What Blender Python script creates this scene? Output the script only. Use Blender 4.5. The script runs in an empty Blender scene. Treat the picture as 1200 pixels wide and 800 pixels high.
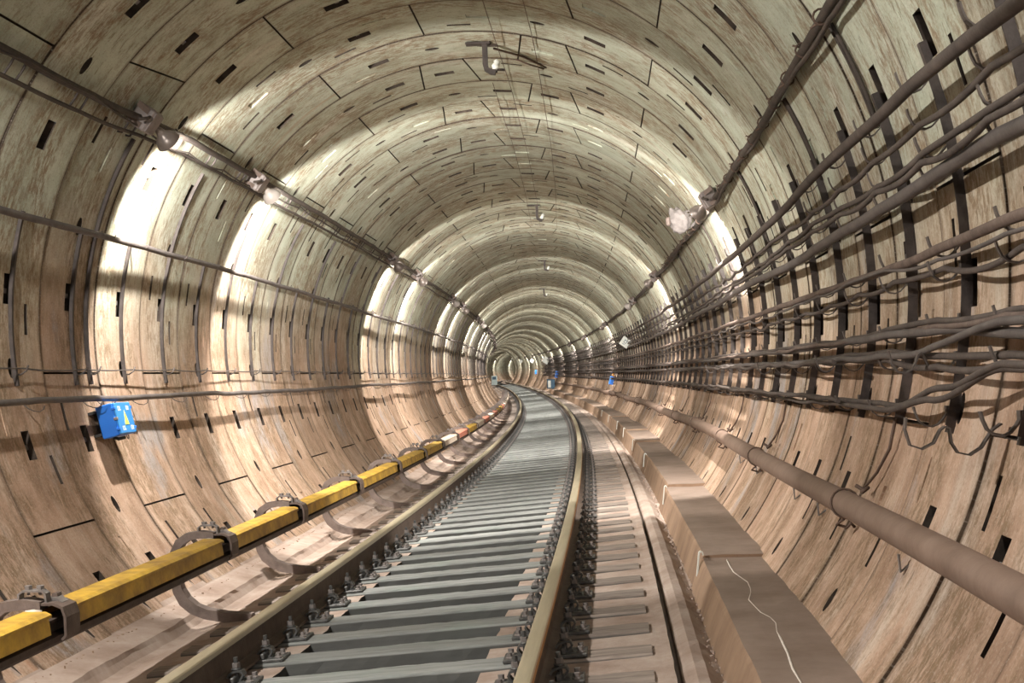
import bpy, bmesh, math, random
from mathutils import Vector, Matrix
PI = math.pi
rnd = random.Random(7)
scene = bpy.context.scene
COL = scene.collection

# ------------------------------------------------------------------ tunnel geometry
RT = 2.604            # inner radius of the lining
PIT = 0.94039         # ring width
S0 = 9.41095          # chainage of ring joint 0
SKY, SLEAN = 0.02635, -0.060535
K0, K1, LTR = 0.002172, 0.000544, 72.57
VK = 5.2e-05
TX, TZ, CANT = 0.053978, -1.570285, 0.110733
SLOPE = CANT / 1.52
CA = math.atan(SLOPE)

def build_axis():
    ds = 0.25
    pts = {}
    x = y = h = 0.0
    n = 0
    pts[0] = (0.0, 0.0, 0.0)
    while n < 1300:
        s = n * ds
        k = K0 + (K1 - K0) * min(max(s / LTR, 0), 1)
        if s > 150:
            k = K1 - 0.0042 * min((s - 150) / 20.0, 1)
        hm = h + k * ds / 2
        x += -math.sin(hm) * ds
        y += math.cos(hm) * ds
        h += k * ds
        n += 1
        pts[n] = (x, y, h)
    x = y = h = 0.0
    n = 0
    while n > -160:
        hm = h - K0 * ds / 2
        x -= -math.sin(hm) * ds
        y -= math.cos(hm) * ds
        h -= K0 * ds
        n -= 1
        pts[n] = (x, y, h)
    return pts
AX = build_axis()

def axis(s):
    q = s / 0.25
    i = math.floor(q)
    i = max(-160, min(1299, i))
    t = q - i
    a, b = AX[i], AX[i + 1]
    z = VK * s * s / 2 if s > 0 else 0.0
    if s > 150:
        z = VK * 150 * 150 / 2 + VK * 150 * (s - 150)
    return a[0] + (b[0] - a[0]) * t, a[1] + (b[1] - a[1]) * t, a[2] + (b[2] - a[2]) * t, z

def P(s, lat, up):
    x, y, h, z = axis(s)
    return Vector((x + lat * math.cos(h), y + lat * math.sin(h), z + up))

def pol(th, off):
    a = math.radians(th)
    return (RT - off) * math.cos(a), (RT - off) * math.sin(a)

def ks(k, lat, up):            # chainage of ring coordinate k at a point of the section
    return S0 + k * PIT + SKY * lat + SLEAN * up

def PP(s, th, off=0.0):
    l, u = pol(th, off)
    return P(s, l, u)

def PK(k, th, off=0.0):
    l, u = pol(th, off)
    return P(ks(k, l, u), l, u)

def frame(s, lat=0.0, up=0.0, roll=0.0):
    x, y, h, z = axis(s)
    return Matrix.Translation(P(s, lat, up)) @ Matrix.Rotation(h, 4, 'Z') @ Matrix.Rotation(-roll, 4, 'Y')

def track(s, lat=0.0, du=0.0):  # frame lying in the canted rail plane
    return frame(s, TX, TZ, CA) @ Matrix.Translation((lat - TX, 0, du))

# ------------------------------------------------------------------ materials
def nt(name):
    m = bpy.data.materials.new(name)
    m.use_nodes = True
    t = m.node_tree
    b = t.nodes['Principled BSDF']
    return m, t, b

def noise(t, vec, scale, detail=4.0, rough=0.55, w=None):
    n = t.nodes.new('ShaderNodeTexNoise')
    n.inputs['Scale'].default_value = scale
    n.inputs['Detail'].default_value = detail
    n.inputs['Roughness'].default_value = rough
    if vec is not None:
        t.links.new(vec, n.inputs['Vector'])
    return n.outputs['Fac']

def ramp(t, fac, stops):
    r = t.nodes.new('ShaderNodeValToRGB')
    e = r.color_ramp.elements
    e[0].position, e[0].color = stops[0][0], (*stops[0][1], 1) if len(stops[0][1]) == 3 else stops[0][1]
    e[1].position, e[1].color = stops[-1][0], (*stops[-1][1], 1)
    for p_, c_ in stops[1:-1]:
        x = e.new(p_)
        x.color = (*c_, 1)
    t.links.new(fac, r.inputs['Fac'])
    return r.outputs['Color']

def mask(t, fac, a, b):
    m = t.nodes.new('ShaderNodeMapRange')
    m.inputs['From Min'].default_value = a
    m.inputs['From Max'].default_value = b
    t.links.new(fac, m.inputs['Value'])
    return m.outputs['Result']

def mix(t, fac, a, b, mode='MIX'):
    m = t.nodes.new('ShaderNodeMix')
    m.data_type = 'RGBA'
    m.blend_type = mode
    for sock, v in ((m.inputs[0], fac), (m.inputs[6], a), (m.inputs[7], b)):
        if isinstance(v, (int, float)):
            sock.default_value = v
        elif isinstance(v, tuple):
            sock.default_value = (*v, 1)
        else:
            t.links.new(v, sock)
    return m.outputs[2]

def math_(t, op, a, b=None):
    m = t.nodes.new('ShaderNodeMath')
    m.operation = op
    for i, v in enumerate((a, b)):
        if v is None:
            continue
        if isinstance(v, (int, float)):
            m.inputs[i].default_value = v
        else:
            t.links.new(v, m.inputs[i])
    return m.outputs[0]

def mapping(t, src, sc):
    m = t.nodes.new('ShaderNodeMapping')
    m.inputs['Scale'].default_value = sc
    t.links.new(src, m.inputs['Vector'])
    return m.outputs['Vector']

def bump(t, b, height, strength, dist=0.02):
    n = t.nodes.new('ShaderNodeBump')
    n.inputs['Strength'].default_value = strength
    n.inputs['Distance'].default_value = dist
    t.links.new(height, n.inputs['Height'])
    t.links.new(n.outputs['Normal'], b.inputs['Normal'])

def simple(name, c1, c2, scale=6.0, rough=0.7, metal=0.0, bmp=0.3, coord='Object', stretch=(1, 1, 1), dist=0.01):
    m, t, b = nt(name)
    tc = t.nodes.new('ShaderNodeTexCoord')
    v = mapping(t, tc.outputs[coord], stretch)
    f = noise(t, v, scale, 6, 0.65)
    c = ramp(t, f, [(0.3, c1), (0.7, c2)])
    t.links.new(c, b.inputs['Base Color'])
    b.inputs['Roughness'].default_value = rough
    b.inputs['Metallic'].default_value = metal
    if bmp:
        bump(t, b, noise(t, v, scale * 5, 5, 0.6), bmp, dist)
    return m

def lining_material():
    m, t, b = nt('lining_concrete')
    uv = t.nodes.new('ShaderNodeUVMap'); uv.uv_map = 'UVMap'
    kv = t.nodes.new('ShaderNodeUVMap'); kv.uv_map = 'ring'
    at = t.nodes.new('ShaderNodeAttribute'); at.attribute_name = 'tint'
    tint = at.outputs['Fac']
    geo = t.nodes.new('ShaderNodeTexCoord')
    sep = t.nodes.new('ShaderNodeSeparateXYZ')
    t.links.new(geo.outputs['Object'], sep.inputs[0])
    z = sep.outputs['Z']; x = sep.outputs['X']
    U = uv.outputs['UV']
    st = mapping(t, U, (1.0, 0.45, 1.0))      # stretched along the circumference
    big = noise(t, mapping(t, U, (0.5, 0.25, 1)), 1.6, 5, 0.6)
    med = noise(t, st, 4.0, 6, 0.65)
    fine = noise(t, mapping(t, U, (1, 0.38, 1)), 26.0, 7, 0.72)
    fleck = noise(t, mapping(t, U, (1.0, 0.16, 1)), 42.0, 4, 0.6)
    # paint above, dust below
    zz = math_(t, 'ADD', z, math_(t, 'MULTIPLY', math_(t, 'SUBTRACT', big, 0.5), 2.2))
    zz = math_(t, 'ADD', zz, math_(t, 'MULTIPLY', math_(t, 'SUBTRACT', tint, 0.5), 0.5))
    low = mask(t, zz, 1.0, -0.35)
    paint = ramp(t, noise(t, mapping(t, U, (1, 0.6, 1)), 3.0, 8, 0.7), [(0.32, (0.27, 0.26, 0.195)), (0.47, (0.43, 0.465, 0.375)), (0.70, (0.55, 0.59, 0.50))])
    dust = ramp(t, med, [(0.30, (0.28, 0.175, 0.118)), (0.5, (0.455, 0.31, 0.225)), (0.70, (0.58, 0.43, 0.335))])
    col = mix(t, low, paint, dust)
    # right hand side: yellower paint
    # whitish worn film patches
    w = mask(t, noise(t, mapping(t, U, (0.8, 0.18, 1)), 3.1, 5, 0.6), 0.55, 0.72)
    col = mix(t, math_(t, 'MULTIPLY', w, 0.5), col, (0.68, 0.63, 0.56))
    # bluish grey damp patches low down
    g = mask(t, noise(t, mapping(t, U, (0.9, 0.5, 1)), 1.25, 6, 0.6), 0.57, 0.64)
    col = mix(t, math_(t, 'MULTIPLY', math_(t, 'MULTIPLY', g, low), 0.75), col, (0.34, 0.335, 0.35))
    # thin scratches along the circumference
    scn = noise(t, mapping(t, U, (1.0, 0.05, 1)), 30.0, 5, 0.7)
    lo2 = math_(t, 'ADD', math_(t, 'MULTIPLY', low, 0.8), 0.2)
    col = mix(t, math_(t, 'MULTIPLY', math_(t, 'MULTIPLY', mask(t, scn, 0.56, 0.68), 0.35), lo2), col, (0.24, 0.165, 0.12))
    col = mix(t, math_(t, 'MULTIPLY', math_(t, 'MULTIPLY', mask(t, scn, 0.44, 0.30), 0.35), lo2), col, (0.66, 0.58, 0.50))
    # brown mottling
    br = mask(t, noise(t, mapping(t, U, (0.9, 0.45, 1)), 1.9, 9, 0.75), 0.44, 0.55)
    br = math_(t, 'MULTIPLY', br, mask(t, fine, 0.42, 0.56))
    col = mix(t, math_(t, 'MULTIPLY', br, 0.85), col, (0.215, 0.145, 0.085))
    # dark flecks where the paint flakes, mostly on the upper parts
    fm = mask(t, fleck, 0.575, 0.61)
    fz = mask(t, noise(t, mapping(t, U, (0.6, 0.3, 1)), 1.9, 3, 0.5), 0.42, 0.62)
    fm = math_(t, 'MULTIPLY', math_(t, 'MULTIPLY', fm, fz), 0.75)
    col = mix(t, fm, col, (0.20, 0.15, 0.09))
    # dirt running along the ring joints
    sp = t.nodes.new('ShaderNodeSeparateXYZ')
    t.links.new(kv.outputs['UV'], sp.inputs[0])
    fr = math_(t, 'FRACT', sp.outputs['X'])
    edge = math_(t, 'ABSOLUTE', math_(t, 'SUBTRACT', fr, 0.5))
    jn = mask(t, math_(t, 'ADD', edge, math_(t, 'MULTIPLY', math_(t, 'SUBTRACT', med, 0.5), 0.12)), 0.45, 0.5)
    col = mix(t, math_(t, 'MULTIPLY', jn, 0.75), col, (0.15, 0.10, 0.065))
    jl = mask(t, edge, 0.484, 0.491)
    col = mix(t, math_(t, 'MULTIPLY', jl, math_(t, 'SUBTRACT', 0.95, math_(t, 'MULTIPLY', low, 0.5))), col, (0.045, 0.032, 0.024))
    # fine speckle
    spk = noise(t, U, 70.0, 3, 0.6)
    col = mix(t, math_(t, 'MULTIPLY', mask(t, spk, 0.56, 0.66), 0.35), col, (0.20, 0.14, 0.10))
    col = mix(t, math_(t, 'MULTIPLY', mask(t, spk, 0.44, 0.34), 0.25), col, (0.68, 0.62, 0.54))
    # faint rust streaks
    ru = mask(t, noise(t, mapping(t, U, (2.4, 0.12, 1)), 2.0, 3, 0.5), 0.68, 0.76)
    col = mix(t, math_(t, 'MULTIPLY', ru, 0.45), col, (0.34, 0.15, 0.07))
    # segment tint
    tv = mask(t, tint, -0.25, 1.15)
    gr = t.nodes.new('ShaderNodeCombineXYZ')
    br2 = math_(t, 'ADD', math_(t, 'MULTIPLY', tv, 0.32), 0.80)
    for i in range(3):
        t.links.new(br2, gr.inputs[i])
    col = mix(t, 1.0, col, gr.outputs[0], 'MULTIPLY')
    t.links.new(col, b.inputs['Base Color'])
    b.inputs['Roughness'].default_value = 0.82
    b.inputs['Specular IOR Level'].default_value = 0.25
    hh = math_(t, 'ADD', math_(t, 'MULTIPLY', fine, 0.6), math_(t, 'MULTIPLY', fm, -1.0))
    bump(t, b, hh, 0.6, 0.014)
    return m

def bed_material():
    m, t, b = nt('bed_concrete')
    uv = t.nodes.new('ShaderNodeUVMap'); uv.uv_map = 'UVMap'
    U = uv.outputs['UV']
    sp = t.nodes.new('ShaderNodeSeparateXYZ')
    t.links.new(U, sp.inputs[0])
    lat = sp.outputs['Y']
    n1 = noise(t, U, 2.2, 6, 0.65)
    n2 = noise(t, U, 14, 6, 0.7)
    c = ramp(t, n1, [(0.3, (0.235, 0.165, 0.13)), (0.5, (0.37, 0.29, 0.245)), (0.7, (0.47, 0.395, 0.35))])
    sp2 = mask(t, n2, 0.42, 0.62)
    c = mix(t, math_(t, 'MULTIPLY', sp2, 0.30), c, (0.28, 0.20, 0.16))
    # oily grey zone between the rails
    d = math_(t, 'ABSOLUTE', math_(t, 'SUBTRACT', lat, 0.0))
    geo = t.nodes.new('ShaderNodeAttribute'); geo.attribute_name = 'drain'
    c = mix(t, geo.outputs['Fac'], c, (0.045, 0.045, 0.043))
    t.links.new(c, b.inputs['Base Color'])
    b.inputs['Roughness'].default_value = 0.9
    bump(t, b, n2, 0.5, 0.012)
    return m

def tie_material():
    m, t, b = nt('sleeper_wood')
    tc = t.nodes.new('ShaderNodeTexCoord')
    O = tc.outputs['Object']
    sp = t.nodes.new('ShaderNodeSeparateXYZ')
    t.links.new(O, sp.inputs[0])
    oi = t.nodes.new('ShaderNodeObjectInfo')
    add = t.nodes.new('ShaderNodeVectorMath'); add.operation = 'ADD'
    cb = t.nodes.new('ShaderNodeCombineXYZ')
    t.links.new(math_(t, 'MULTIPLY', oi.outputs['Random'], 40.0), cb.inputs[1])
    t.links.new(O, add.inputs[0]); t.links.new(cb.outputs[0], add.inputs[1])
    V = add.outputs[0]
    g = noise(t, mapping(t, V, (0.6, 9, 6)), 3.0, 6, 0.65)
    n = noise(t, V, 2.2, 5, 0.6)
    grey = ramp(t, g, [(0.3, (0.12, 0.125, 0.122)), (0.5, (0.205, 0.215, 0.21)), (0.72, (0.285, 0.295, 0.288))])
    grn = mask(t, n, 0.52, 0.7)
    grey = mix(t, math_(t, 'MULTIPLY', grn, 0.5), grey, (0.19, 0.235, 0.21))
    tan = ramp(t, g, [(0.3, (0.11, 0.088, 0.075)), (0.5, (0.215, 0.178, 0.155)), (0.72, (0.33, 0.28, 0.245))])
    ax = math_(t, 'ABSOLUTE', sp.outputs['X'])
    o = mask(t, math_(t, 'ADD', ax, math_(t, 'MULTIPLY', math_(t, 'SUBTRACT', n, 0.5), 0.25)), 0.70, 0.86)
    c = mix(t, o, grey, tan)
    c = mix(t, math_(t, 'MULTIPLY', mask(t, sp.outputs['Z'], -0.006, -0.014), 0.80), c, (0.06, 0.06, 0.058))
    hv = math_(t, 'ADD', math_(t, 'MULTIPLY', oi.outputs['Random'], 0.3), 0.86)
    cc = t.nodes.new('ShaderNodeCombineXYZ')
    for i in range(3):
        t.links.new(hv, cc.inputs[i])
    c = mix(t, 1.0, c, cc.outputs[0], 'MULTIPLY')
    t.links.new(c, b.inputs['Base Color'])
    b.inputs['Roughness'].default_value = 0.85
    bump(t, b, g, 0.5, 0.006)
    return m

MAT = {}
MAT['lining'] = lining_material()
MAT['bed'] = bed_material()
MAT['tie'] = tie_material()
MAT['pit'] = simple('dark_recess_concrete', (0.018, 0.013, 0.010), (0.075, 0.055, 0.042), 9, 0.9)  # darker tone for bolt pocket insides and joint grooves
MAT['railhead'] = simple('worn_rail_steel', (0.40, 0.35, 0.24), (0.58, 0.51, 0.38), 5, 0.36, 0.55, 0.05, stretch=(3, 0.2, 3))
MAT['railrust'] = simple('rail_rust', (0.065, 0.045, 0.035), (0.12, 0.085, 0.065), 8, 0.7, 0.1, 0.3)
MAT['railorange'] = simple('rail_edge_rust', (0.35, 0.16, 0.04), (0.50, 0.27, 0.09), 12, 0.6, 0.2, 0.1)
MAT['iron'] = simple('dusty_iron', (0.13, 0.115, 0.11), (0.26, 0.235, 0.225), 14, 0.62, 0.25, 0.3)
MAT['clip'] = simple('oily_fastener_iron', (0.05, 0.05, 0.05), (0.15, 0.15, 0.148), 16, 0.5, 0.4, 0.3)
MAT['rust'] = simple('brown_bracket_paint', (0.075, 0.052, 0.043), (0.17, 0.125, 0.105), 10, 0.7, 0.1, 0.3)
MAT['arm'] = simple('contact_rail_bracket_iron', (0.10, 0.075, 0.065), (0.20, 0.155, 0.138), 9, 0.7, 0.1, 0.3)
MAT['yellow'] = simple('yellow_cover', (0.25, 0.14, 0.03), (0.68, 0.43, 0.055), 6, 0.55, 0.0, 0.15)
MAT['red'] = simple('faded_red_cover', (0.40, 0.12, 0.08), (0.58, 0.24, 0.17), 5, 0.6, 0.0, 0.15)
MAT['cream'] = simple('dusty_cream_cover', (0.62, 0.50, 0.40), (0.80, 0.70, 0.60), 5, 0.6, 0.0, 0.15)
MAT['contact'] = simple('contact_rail_steel', (0.05, 0.035, 0.03), (0.10, 0.07, 0.055), 8, 0.6, 0.3, 0.2)
MAT['insul'] = simple('dusty_insulator', (0.48, 0.42, 0.36), (0.66, 0.60, 0.54), 9, 0.7)
MAT['cable'] = simple('dusty_cable_sheath', (0.042, 0.032, 0.028), (0.10, 0.078, 0.068), 7, 0.75, 0, 0.25)
MAT['cabledark'] = simple('dark_cable_sheath', (0.028, 0.021, 0.017), (0.072, 0.054, 0.044), 9, 0.75, 0, 0.3)
MAT['cablegrey'] = simple('grey_cable_sheath', (0.06, 0.05, 0.047), (0.125, 0.108, 0.102), 7, 0.6, 0, 0.2)
MAT['bar'] = simple('cable_bracket_iron', (0.032, 0.026, 0.024), (0.085, 0.068, 0.063), 9, 0.65, 0.2, 0.3)
MAT['hook'] = simple('hook_strip_iron', (0.06, 0.048, 0.043), (0.14, 0.118, 0.108), 11, 0.55, 0.3, 0.2)
MAT['pipe'] = simple('brown_pipe_paint', (0.15, 0.098, 0.074), (0.235, 0.165, 0.13), 4, 0.6, 0, 0.2)
MAT['wire'] = simple('rusty_wire', (0.07, 0.045, 0.035), (0.15, 0.095, 0.07), 20, 0.7, 0.2, 0.2)
MAT['bench'] = simple('bench_concrete', (0.19, 0.118, 0.076), (0.34, 0.23, 0.155), 3.2, 0.8, 0, 0.35, stretch=(1, 1, 0.5))
MAT['benchtop'] = simple('bench_top_concrete', (0.17, 0.122, 0.095), (0.29, 0.222, 0.185), 2.4, 0.62, 0, 0.25)
MAT['lime'] = simple('lime_crust', (0.55, 0.50, 0.45), (0.75, 0.70, 0.64), 20, 0.8)
MAT['white'] = simple('white_enamel', (0.62, 0.64, 0.60), (0.80, 0.82, 0.78), 8, 0.5, 0, 0.05)
MAT['blue'] = simple('blue_enamel', (0.015, 0.14, 0.60), (0.02, 0.19, 0.74), 4, 0.4, 0, 0.05)
MAT['bluelight'] = simple('light_blue_enamel', (0.03, 0.21, 0.58), (0.05, 0.28, 0.66), 4, 0.45, 0, 0.05)
MAT['signyellow'] = simple('warning_yellow', (0.75, 0.72, 0.12), (0.85, 0.80, 0.18), 4, 0.5, 0, 0)
MAT['black'] = simple('black_rubber', (0.015, 0.015, 0.015), (0.04, 0.04, 0.04), 10, 0.7)
MAT['boxgrey'] = simple('grey_lamp_box_paint', (0.15, 0.125, 0.12), (0.26, 0.225, 0.215), 8, 0.55, 0.1, 0.2)
MAT['shade'] = simple('enamel_shade', (0.13, 0.105, 0.095), (0.26, 0.22, 0.20), 8, 0.35, 0.3, 0.1)
MAT['shadein'] = simple('white_shade_lining', (0.75, 0.72, 0.66), (0.85, 0.82, 0.76), 6, 0.4, 0, 0)
MAT['shadepale'] = simple('pale_enamel_shade', (0.34, 0.30, 0.28), (0.48, 0.44, 0.41), 6, 0.45, 0, 0)
MAT['bag'] = simple('off_white_cloth', (0.13, 0.115, 0.11), (0.23, 0.205, 0.20), 9, 0.9, 0, 0.6, dist=0.02)
MAT['cabinet'] = simple('pale_blue_cabinet', (0.42, 0.55, 0.58), (0.60, 0.70, 0.70), 4, 0.5)
MAT['darkblue'] = simple('dark_blue_cabinet', (0.02, 0.07, 0.13), (0.03, 0.11, 0.19), 4, 0.5)
m_, t_, b_ = nt('glowing_bulb')
b_.inputs['Emission Color'].default_value = (1.0, 0.86, 0.68, 1)
b_.inputs['Emission Strength'].default_value = 12.0
MAT['bulb'] = m_

# ------------------------------------------------------------------ helpers
class MB:
    """Collects faces for one mesh; materials by key."""
    def __init__(self):
        self.v = []; self.f = []; self.m = []; self.mats = []; self.smooth = []
    def mi(self, key):
        if key not in self.mats:
            self.mats.append(key)
        return self.mats.index(key)
    def add(self, vs, fs, key, sm=False):
        o = len(self.v); i = self.mi(key)
        self.v.extend([Vector(q) for q in vs])
        for f in fs:
            self.f.append(tuple(o + a for a in f)); self.m.append(i); self.smooth.append(sm)
    def box(self, c, size, key, rot=None, bev=0.0):
        x, y, z = (a / 2 for a in size)
        if bev <= 0:
            vs = [Vector((sx * x, sy * y, sz * z)) for sx in (-1, 1) for sy in (-1, 1) for sz in (-1, 1)]
            fs = [(0, 1, 3, 2), (4, 6, 7, 5), (0, 4, 5, 1), (2, 3, 7, 6), (0, 2, 6, 4), (1, 5, 7, 3)]
        else:
            bm = bmesh.new()
            bmesh.ops.create_cube(bm, size=1.0)
            for v in bm.verts:
                v.co = Vector((v.co.x * 2 * x, v.co.y * 2 * y, v.co.z * 2 * z))
            bmesh.ops.bevel(bm, geom=list(bm.edges), offset=bev, segments=1, affect='EDGES')
            bm.verts.index_update()
            vs = [v.co.copy() for v in bm.verts]
            fs = [tuple(v.index for v in f.verts) for f in bm.faces]
            bm.free()
        M = Matrix.Translation(c) @ (rot.to_4x4() if rot else Matrix.Identity(4))
        self.add([M @ v for v in vs], fs, key)
    def tube(self, pts, r, key, n=8, caps=True, up=Vector((0, 0, 1))):
        pts = [Vector(q) for q in pts]
        vs = []; N = len(pts)
        rr = r if isinstance(r, (list, tuple)) else [r] * N
        last = None
        for i, q in enumerate(pts):
            d = (pts[min(i + 1, N - 1)] - pts[max(i - 1, 0)])
            d = d.normalized() if d.length > 1e-9 else Vector((0, 1, 0))
            if last is None:
                ref = up if abs(d.dot(up)) < 0.95 else Vector((1, 0, 0))
            else:
                ref = last
            a = d.cross(ref)
            if a.length < 1e-5:
                a = d.cross(Vector((1, 0.3, 0.2)))
            a.normalize()
            b = a.cross(d).normalized(); last = b
            for j in range(n):
                t = 2 * PI * j / n
                vs.append(q + (a * math.cos(t) + b * math.sin(t)) * rr[i])
        fs = []
        for i in range(N - 1):
            for j in range(n):
                k = (j + 1) % n
                fs.append((i * n + j, i * n + k, (i + 1) * n + k, (i + 1) * n + j))
        self.add(vs, fs, key, True)
        if caps:
            o = len(self.v) - len(vs); i = self.mi(key)
            self.f.append(tuple(o + j for j in reversed(range(n)))); self.m.append(i); self.smooth.append(False)
            self.f.append(tuple(o + (N - 1) * n + j for j in range(n))); self.m.append(i); self.smooth.append(False)
    def strap(self, pts, side, w, t, key):
        """flat strip: polyline pts, width w along vector side, thickness t"""
        pts = [Vector(q) for q in pts]; side = Vector(side).normalized(); N = len(pts); vs = []
        for i, q in enumerate(pts):
            d = (pts[min(i + 1, N - 1)] - pts[max(i - 1, 0)]).normalized()
            nrm = d.cross(side).normalized()
            for a, b in ((-1, -1), (1, -1), (1, 1), (-1, 1)):
                vs.append(q + side * (a * w / 2) + nrm * (b * t / 2))
        fs = []
        for i in range(N - 1):
            for j in range(4):
                k = (j + 1) % 4
                fs.append((i * 4 + j, i * 4 + k, (i + 1) * 4 + k, (i + 1) * 4 + j))
        fs += [(3, 2, 1, 0), tuple((N - 1) * 4 + j for j in range(4))]
        self.add(vs, fs, key)
    def lathe(self, prof, M, key, n=16, sm=True):
        """prof: (radius, height) revolved round local z, placed by M"""
        vs = []; N = len(prof)
        for r, z in prof:
            for j in range(n):
                t = 2 * PI * j / n
                vs.append(M @ Vector((r * math.cos(t), r * math.sin(t), z)))
        fs = []
        for i in range(N - 1):
            for j in range(n):
                k = (j + 1) % n
                fs.append((i * n + j, i * n + k, (i + 1) * n + k, (i + 1) * n + j))
        self.add(vs, fs, key, sm)
    def cyl(self, c, r, h, key, n=10, axis_='Z', rot=None):
        M = Matrix.Translation(c)
        if rot is not None:
            M = M @ rot.to_4x4()
        if axis_ == 'X': M = M @ Matrix.Rotation(PI / 2, 4, 'Y')
        if axis_ == 'Y': M = M @ Matrix.Rotation(PI / 2, 4, 'X')
        self.lathe([(0.0001, -h / 2), (r, -h / 2), (r, h / 2), (0.0001, h / 2)], M, key, n, n > 8)
    def mesh(self, name):
        me = bpy.data.meshes.new(name)
        me.from_pydata([tuple(v) for v in self.v], [], self.f)
        for k in self.mats:
            me.materials.append(MAT[k])
        me.polygons.foreach_set('material_index', self.m)
        me.polygons.foreach_set('use_smooth', self.smooth)
        me.update()
        return me

def put(name, me, parent=None, M=None):
    if isinstance(me, MB):
        me = me.mesh(name)
    o = bpy.data.objects.new(name, me)
    COL.objects.link(o)
    if parent:
        o.parent = parent
    if M is not None:
        o.matrix_local = M
    return o

def tag(o, label, cat, group=None, kind=None):
    if label: o['label'] = label
    if cat: o['category'] = cat
    if group: o['group'] = group
    if kind: o['kind'] = kind
    return o

def thing(name, M, label, cat, group=None):
    o = bpy.data.objects.new(name, None)
    o.empty_display_size = 0.1
    COL.objects.link(o)
    o.matrix_world = M
    return tag(o, label, cat, group)

def dup(src, M, label, group=None):
    r = src.copy(); COL.objects.link(r); r.matrix_world = M
    r['label'] = label
    if group: r['group'] = group
    for ch in list(src.children):
        c = ch.copy(); COL.objects.link(c); c.parent = r
        for g in list(ch.children):
            d = g.copy(); COL.objects.link(d); d.parent = c
    return r

ONES = 'zeroth first second third fourth fifth sixth seventh eighth ninth tenth eleventh twelfth thirteenth fourteenth fifteenth sixteenth seventeenth eighteenth nineteenth'.split()
TENS = {20: 'twent', 30: 'thirt', 40: 'fort', 50: 'fift', 60: 'sixt', 70: 'sevent', 80: 'eight', 90: 'ninet'}
def nth(n):
    if n < 20: return ONES[n]
    t = TENS[n // 10 * 10]
    return t + 'ieth' if n % 10 == 0 else t + 'y-' + ONES[n % 10]

def srange(a, b, d):
    n = max(1, int(math.ceil((b - a) / d)))
    return [a + (b - a) * i / n for i in range(n + 1)]

def steps(a, b):
    """sampling chainages: dense near, sparser far"""
    out = []; s = a
    while s < b:
        out.append(s)
        s += 0.5 if s < 40 else (1.0 if s < 90 else 2.0)
    out.append(b)
    return out

# ------------------------------------------------------------------ lining
KMIN, KMAX = -24, 300
def joints(k):
    """longitudinal joints of ring k: (theta at near edge, theta at far edge)"""
    if k % 2:   # odd
        j = [(101.2, 102.9), (92.2, 90.2), (52.8, 52.8), (141.0, 141.0), (185.6, 185.6), (231.2, 231.2), (276.7, 276.7), (322.3, 322.3), (7.9, 7.9)]
        if k == 1: j[0] = (97.2, 97.3); j.pop(1)
        if k == -1: j[3] = (137.4, 135.3)
    else:
        j = [(78.9, 80.8), (70.2, 68.2), (118.9, 118.9), (163.6, 163.6), (208.4, 208.4), (254.1, 254.1), (299.9, 299.9), (345.7, 345.7), (30.4, 30.4)]
        if k == 0: j.pop(0)
    return j

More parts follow.
